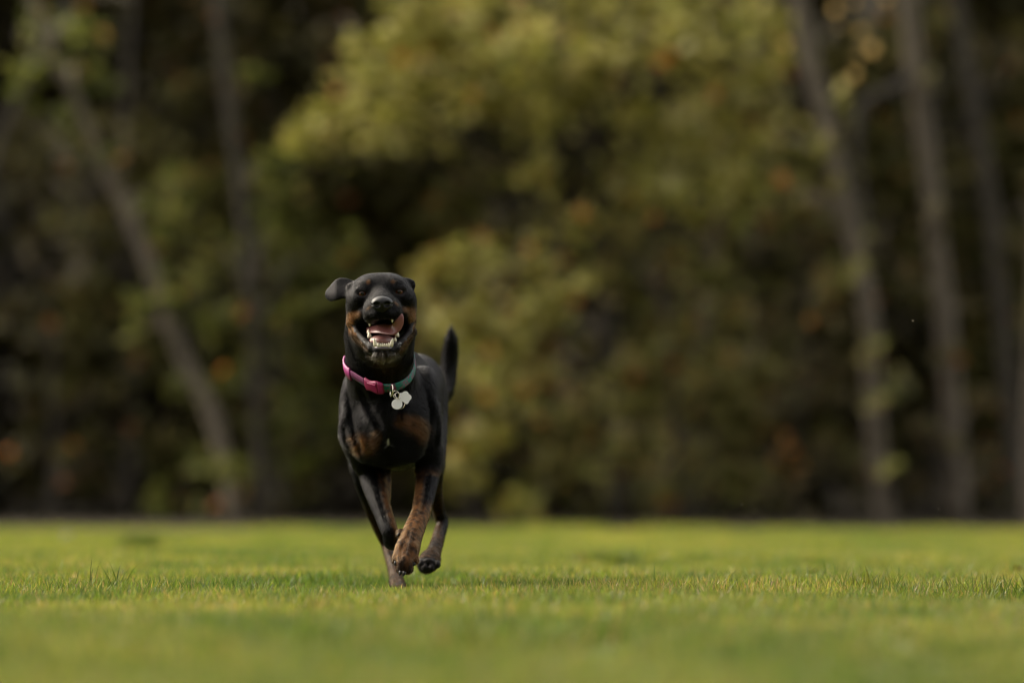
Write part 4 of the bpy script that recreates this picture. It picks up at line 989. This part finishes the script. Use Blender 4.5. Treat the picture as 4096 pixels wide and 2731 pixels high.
# ------------------------------------------------------------------ collar
Lp, Rp, Fp = at(1386, 1462, 8.93), at(1650, 1402, 8.955), at(1512, 1570, 8.790)
Cc = (Lp + Rp) / 2; e1 = (Rp - Lp) / 2; e2 = Fp - Cc
e2 = e2 - e1 * (e2 @ e1) / (e1 @ e1)
nax = np.cross(e1, e2); nax /= np.linalg.norm(nax)
if nax[2] < 0: nax = -nax
NS = 96; ring = []
for i in range(NS):
    a = 2 * math.pi * i / NS; dr = e1 * math.cos(a) + e2 * math.sin(a); base = np.linalg.norm(dr); dr = dr / base
    ts = np.arange(0.03, 0.16, 0.0008); dd = FD.sample(Cc + ts[:, None] * dr); w = np.nonzero(dd > 0)[0]
    rs = ts[w[0]] + 0.004 if len(w) else base
    ring.append(min(max(rs + 0.002, 0.0), base + 0.045) if math.sin(a) < 0.1 else min(max(rs, base * 0.96), base * 1.06))
ring = np.array(ring)
for it in range(6): ring = 0.5 * ring + 0.25 * (np.roll(ring, 1) + np.roll(ring, -1))
def coll(a, off=0.0, up=0.0):
    i = a / (2 * math.pi) * NS; i0 = int(math.floor(i)) % NS; f = i - math.floor(i); r = ring[i0] * (1 - f) + ring[(i0 + 1) % NS] * f
    dr = e1 * math.cos(a) + e2 * math.sin(a); dr = dr / np.linalg.norm(dr)
    return Cc + dr * (r + off) + nax * up
def band(a0, a1, n_, prof):
    """sweep a closed (off, up) profile along the collar; prof is a list of lists or a function of t"""
    Vv = []; P0 = None
    for i in range(n_ + 1):
        t = i / n_; a = a0 + (a1 - a0) * t; P0 = prof(t) if callable(prof) else prof
        Vv += [coll(a, o_, u_) for o_, u_ in P0]
    m_ = len(P0)
    Fq = [(i * m_ + k_, i * m_ + (k_ + 1) % m_, (i + 1) * m_ + (k_ + 1) % m_, (i + 1) * m_ + k_) for i in range(n_) for k_ in range(m_)]
    ends = [tuple(range(m_))[::-1], tuple(range(n_ * m_, n_ * m_ + m_))]
    me = bpy.data.meshes.new('band'); me.from_pydata([tuple(q) for q in Vv], [], Fq + ends); me.update(); return me
HW = 0.0098
STR = [(-0.0006, -HW), (0.0016, -HW + 0.0006), (0.0020, 0.0), (0.0016, HW - 0.0006), (-0.0006, HW), (-0.0010, 0)]
m, n, l, b = new_mat('teal_floral_webbing')
tc = n.new('ShaderNodeTexCoord'); nz = n.new('ShaderNodeTexNoise'); nz.inputs['Scale'].default_value = 75; nz.inputs['Detail'].default_value = 3; nz.inputs['Distortion'].default_value = 1.5; l.new(tc.outputs['Object'], nz.inputs['Vector'])
vo = n.new('ShaderNodeTexVoronoi'); vo.inputs['Scale'].default_value = 85; l.new(tc.outputs['Object'], vo.inputs['Vector'])
rp = n.new('ShaderNodeValToRGB'); e = rp.color_ramp.elements; e[0].position = 0.36; e[0].color = (0.012, 0.10, 0.08, 1); e[1].position = 0.50; e[1].color = (0.025, 0.20, 0.155, 1)
for p, c in ((0.53, (0.19, 0.045, 0.10)), (0.60, (0.22, 0.06, 0.12)), (0.64, (0.04, 0.015, 0.04)), (0.70, (0.05, 0.20, 0.15))): q = e.new(p); q.color = c + (1,)
l.new(nz.outputs['Fac'], rp.inputs[0])
r2 = n.new('ShaderNodeValToRGB'); r2.color_ramp.elements[0].position = 0.12; r2.color_ramp.elements[0].color = (0.30, 0.09, 0.20, 1); r2.color_ramp.elements[1].position = 0.22; r2.color_ramp.elements[1].color = (1, 1, 1, 1)
l.new(vo.outputs['Distance'], r2.inputs[0])
mu = n.new('ShaderNodeMix'); mu.data_type = 'RGBA'; mu.blend_type = 'MULTIPLY'; mu.inputs['Factor'].default_value = 0.8; l.new(rp.outputs[0], mu.inputs['A']); l.new(r2.outputs[0], mu.inputs['B'])
l.new(mu.outputs['Result'], b.inputs['Base Color']); b.inputs['Roughness'].default_value = 0.8; b.inputs['Specular IOR Level'].default_value = 0.15
wv = n.new('ShaderNodeTexWave'); wv.inputs['Scale'].default_value = 300; l.new(tc.outputs['Object'], wv.inputs['Vector']); bp = n.new('ShaderNodeBump'); bp.inputs['Strength'].default_value = 0.3; bp.inputs['Distance'].default_value = 0.001; l.new(wv.outputs['Fac'], bp.inputs['Height']); l.new(bp.outputs[0], b.inputs['Normal'])
WEB = m
MAG = plain('magenta_plastic', (0.20, 0.004, 0.060), 0.42, 0, 0.08, 60, spec=0.3)
PUR = plain('purple_plastic', (0.23, 0.012, 0.125), 0.42, 0, 0.08, 60, spec=0.3)
STEEL = plain('bright_steel', (0.62, 0.58, 0.50), 0.22, 1.0, 0.1, 80)
TAGM = plain('worn_white_tag', (0.80, 0.79, 0.78), 0.40, 0.0, 0.06, 120)
collar = empty('dog_collar', tuple(float(q) for q in Fp))
tag(collar, 'teal floral dog collar with magenta buckle and two white tags', 'collar')
def par(o):
    return o
def addp(name, me, mat, smooth=True):
    if smooth: me.polygons.foreach_set('use_smooth', np.ones(len(me.polygons), dtype=bool))
    return add(name, me, mat, collar)
NB = 160
addp('strap', band(0, 2 * math.pi, NB, STR), WEB)
def ang_of(px, py):
    best = min(np.linspace(0, 2 * math.pi, 721), key=lambda a: np.hypot(*(np.array(uv_of(coll(a, 0.002)[None])).ravel() - (px, py))) + (1e3 if coll(a)[1] > 8.97 else 0)); return float(best)
aB0, aB1 = ang_of(1452, 1545), ang_of(1535, 1566)
def buck(t):
    w = 0.0150 + 0.0016 * math.cos(t * 2 * math.pi * 1.5) if 0.06 < t < 0.94 else 0.0125
    h = 0.0085 if 0.05 < t < 0.95 else 0.005
    g = 0.0016 if 0.66 < t < 0.70 else 0.0
    return [(0.0005, -w), (h * 0.7 - g, -w + 0.001), (h - g, -w * 0.6), (h + 0.0008 - g, 0), (h - g, w * 0.6), (h * 0.7 - g, w - 0.001), (0.0005, w)]
bk = addp('buckle', band(aB0, aB1, 48, buck), MAG)
def prong(t):
    h = 0.0105; w = 0.004
    return [(0.004, 0.006 - w), (h, 0.006 - w * .7), (h, 0.006 + w * .7), (0.004, 0.006 + w)]
pr = band(aB0 + (aB1 - aB0) * 0.18, aB0 + (aB1 - aB0) * 0.58, 16, prong)
po = add('prong', pr, MAG, bk)
po.location = (0, 0, 0)
aS0, aS1 = ang_of(1384, 1445), ang_of(1402, 1500)
if abs(aS1 - aS0) > math.pi: aS0, aS1 = (aS0 + 2 * math.pi if aS0 < aS1 else aS0), (aS1 + 2 * math.pi if aS1 < aS0 else aS1)
addp('slide', band(aS0, aS1, 16, [(0.001, -0.015), (0.005, -0.0152), (0.0065, 0), (0.005, 0.0152), (0.001, 0.015)]), PUR)
# second strap layer between slide and buckle
addp('strap_tail', band(aS1 + (aB0 - aS1) * 0.05, aB0 - (aB0 - aS1) * 0.02, 24, [(0.003 + o_, u_ * 0.9 + 0.004) for o_, u_ in STR]), plain('mauve_webbing', (0.10, 0.022, 0.065), 0.8, 0, 0.4, 120, spec=0.15))
def torus(c, ax1, ax2, R1, R2, r, n1=28, n2=8):
    ax3 = np.cross(ax1, ax2); Vv, Fq = [], []
    for i in range(n1):
        a = 2 * math.pi * i / n1; d = ax1 * math.cos(a) * R1 + ax2 * math.sin(a) * R2; dn = d / np.linalg.norm(d)
        for k_ in range(n2):
            b_ = 2 * math.pi * k_ / n2; Vv.append(c + d + dn * r * math.cos(b_) + ax3 * r * math.sin(b_))
    for i in range(n1):
        for k_ in range(n2): Fq.append((i * n2 + k_, ((i + 1) % n1) * n2 + k_, ((i + 1) % n1) * n2 + (k_ + 1) % n2, i * n2 + (k_ + 1) % n2))
    return mesh_np('ring', np.array(Vv), np.array(Fq), smooth=True)
X_, Y_, Z_ = np.eye(3)
def nrm(v): v = np.asarray(v, float); return v / np.linalg.norm(v)
aD = ang_of(1566, 1556); pD = coll(aD, 0.004)
yD = float(pD[1])
addp('d_ring', torus(at(1566, 1562, yD - 0.002), nrm((0.35, -1, 0.0)), nrm((0.1, 0, 1)), 0.0085, 0.0135, 0.0013), STEEL)
addp('split_ring', torus(at(1584, 1578, yD - 0.012), nrm((0.8, -0.3, -0.5)), nrm((-0.3, 0.3, -1)), 0.0085, 0.0085, 0.0010), STEEL)
addp('split_ring', torus(at(1592, 1582, yD - 0.010), nrm((1, 0.5, -0.2)), nrm((-0.1, 0.5, 1)), 0.0075, 0.0075, 0.0009), STEEL)
addp('split_ring', torus(at(1604, 1616, yD - 0.004), nrm((1, 0.2, 0)), nrm((0, 0.1, 1)), 0.0085, 0.0105, 0.0009), STEEL)
def disc(c, ax1, ax2, outline, th):
    ax3 = nrm(np.cross(ax1, ax2)); nO = len(outline); Vv = []
    for s_, k_ in ((-th, 0.95), (-th * 0.6, 1.0), (th * 0.6, 1.0), (th, 0.95)): Vv += [c + ax1 * x * k_ + ax2 * y * k_ + ax3 * s_ for x, y in outline]
    Fq = [(r_ * nO + i, r_ * nO + (i + 1) % nO, (r_ + 1) * nO + (i + 1) % nO, (r_ + 1) * nO + i) for r_ in range(3) for i in range(nO)]
    me = bpy.data.meshes.new('tag'); me.from_pydata([tuple(q) for q in Vv], [], Fq + [tuple(range(nO))[::-1], tuple(range(3 * nO, 4 * nO))]); me.update(); return me
o = addp('round_tag', disc(at(1588, 1616, yD - 0.014), nrm((1, 0.15, 0)), nrm((0, 0.25, 1)), [(0.0124 * math.cos(a), 0.0124 * math.sin(a)) for a in np.linspace(0, 2 * math.pi, 32, endpoint=False)], 0.0008), TAGM, False)
o['label'] = 'round white tag'
pawo = [(-24, 8), (-22, 16), (-14, 18), (-10, 24), (0, 27), (9, 24), (12, 17), (19, 15), (25, 8), (25, -2), (20, -9), (17, -20), (11, -26), (3, -24), (-4, -19), (-13, -18), (-20, -12), (-23, -2)]
PO, _r = smooth_path([(x, y, 0) for x, y in pawo + [pawo[0]]], [0] * (len(pawo) + 1), 3)
o = addp('paw_tag', disc(at(1620, 1590, yD - 0.008), nrm((1, 0.1, -0.15)), nrm((0.15, 0.3, 1)), [(q[0] * 0.00057, q[1] * 0.00057) for q in PO[:-1]], 0.0007), TAGM, False)
o['label'] = 'white tag cut in the outline of a paw'

# ------------------------------------------------------------------ tufts, fallen leaves, insects
def grass_tuft(label, px, py, n_, r, h0, h1, dry=0.03, dark=0.7, lean=0.6):
    Y = CAM_H * FPX / (py - 1946.0); p = at(px, py, Y); z = float(ground_z(p[0], p[1]))
    v, f, c = blades(n_, r, h0, h1, 0.002, 0.0036, dry=dry, disc=True, lean=lean, dark=dark)
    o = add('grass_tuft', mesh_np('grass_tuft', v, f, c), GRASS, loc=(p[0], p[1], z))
    tag(o, label, 'grass tuft', 'taller tufts in the lawn')
grass_tuft('tall dark green grass tuft on the right, blades fanning out', 3485, 2392, 190, 0.075, 0.035, 0.088)
grass_tuft('few long thin grass blades standing up on the left of the lawn', 395, 2385, 34, 0.06, 0.05, 0.105, lean=0.4)
grass_tuft('dense low grass clump just right of the standing hind paw', 2010, 2402, 230, 0.10, 0.03, 0.062, dark=0.75)
grass_tuft('blurred dark grass clump behind, on the left half of the lawn', 560, 2196, 420, 0.085, 0.05, 0.10, dark=0.55)
grass_tuft('spiky grass clump at the right edge of the lawn', 3960, 2400, 170, 0.12, 0.03, 0.075, dark=0.75)
grass_tuft('small tuft of grass touching the hind paw on its left', 1500, 2402, 60, 0.05, 0.03, 0.062, dark=0.85)
grass_tuft('blurred dark grass clump far behind on the right of the dog', 2420, 2268, 240, 0.12, 0.04, 0.07, dark=0.6)
grass_tuft('soft dark green grass clump near the bottom of the picture', 1010, 2640, 200, 0.06, 0.03, 0.05, dark=0.55)
def fallen_leaf(label, px, py, col, s):
    Y = CAM_H * FPX / (py - 1946.0); p = at(px, py, Y); d = (LEAFSHAPE - np.array((0, 0.5, 0))) * s
    a = random.random() * 6.28; ca, sa = math.cos(a), math.sin(a); th = 0.0008
    top = np.stack((d[:, 0] * ca - d[:, 1] * sa, d[:, 2] * 1.2 + 0.0, 0.30 * d[:, 1] + 0.6 * d[:, 0] + 0.034), -1) + np.stack((0 * d[:, 0], d[:, 0] * sa + d[:, 1] * ca, 0 * d[:, 0]), -1)
    V = np.vstack((top, top - np.array((0, 0, th)))); rim = [(i, (i + 1) % 6, 7 + (i + 1) % 6, 7 + i) for i in range(6)]
    me = mesh_np('fallen_leaf', V, [np.array(rim), np.vstack((LEAFTRI, LEAFTRI[:, ::-1] + 7))], np.tile(np.array(col), (14, 1)))
    o = add('fallen_leaf', me, LEAF, loc=(p[0], p[1], float(ground_z(p[0], p[1])))); tag(o, label, 'leaf', 'fallen leaves on the lawn')
fallen_leaf('brown fallen leaf on the grass above the tall right tuft', 3250, 2330, (0.15, 0.085, 0.05), 0.036)
fallen_leaf('rusty red fallen leaf at the right edge of the lawn', 4074, 2312, (0.22, 0.07, 0.035), 0.03)
fallen_leaf('pale fallen leaf far behind on the left of the lawn', 262, 2178, (0.26, 0.25, 0.20), 0.045)
WING = plain('pale_insect', (0.55, 0.48, 0.36), 0.4)
def insect(label, px, py, s):
    c = at(px, py, 8.78); v, f = uv_sphere(1.0, 8, 6); v = v * np.array((0.0007, 0.0016, 0.0007)) * s
    root = empty('flying_insect', tuple(float(q) for q in c)); tag(root, label, 'insect', 'tiny insects in the air')
    b_ = bpy.data.objects.new('body', mesh_np('body', v, f, smooth=True)); b_.data.materials.append(WING); COL.objects.link(b_); b_.parent = root
    for sg in (-1, 1):
        w = np.array(((0, 0, 0.0005), (sg * 0.0012, 0.0006, 0.0016), (sg * 0.0019, 0.0016, 0.0019), (sg * 0.0009, 0.0014, 0.0010))) * s
        w = np.vstack((w, w + np.array((0, 0, 0.00012)))); q = np.array(((0, 1, 2, 3), (7, 6, 5, 4), (0, 4, 5, 1), (1, 5, 6, 2), (2, 6, 7, 3), (3, 7, 4, 0)))
        o = bpy.data.objects.new('wing', mesh_np('wing', w, q)); o.data.materials.append(WING); COL.objects.link(o); o.parent = root
insect('tiny pale insect in the air beside the straight right trunk', 3652, 1284, 1.3)
insect('tiny pale insect in the air right of the tail', 2105, 1648, 0.9)
insect('tiny pale insect in the air right of the elbow, upper of two', 1994, 1863, 0.9)
insect('tiny pale insect in the air right of the elbow, lower of two', 2035, 1870, 0.9)
insect('tiny pale insect just above the far lawn edge on the right', 3755, 2036, 1.2)
insect('tiny tan insect above the far lawn edge in the middle right', 2968, 2018, 1.0)
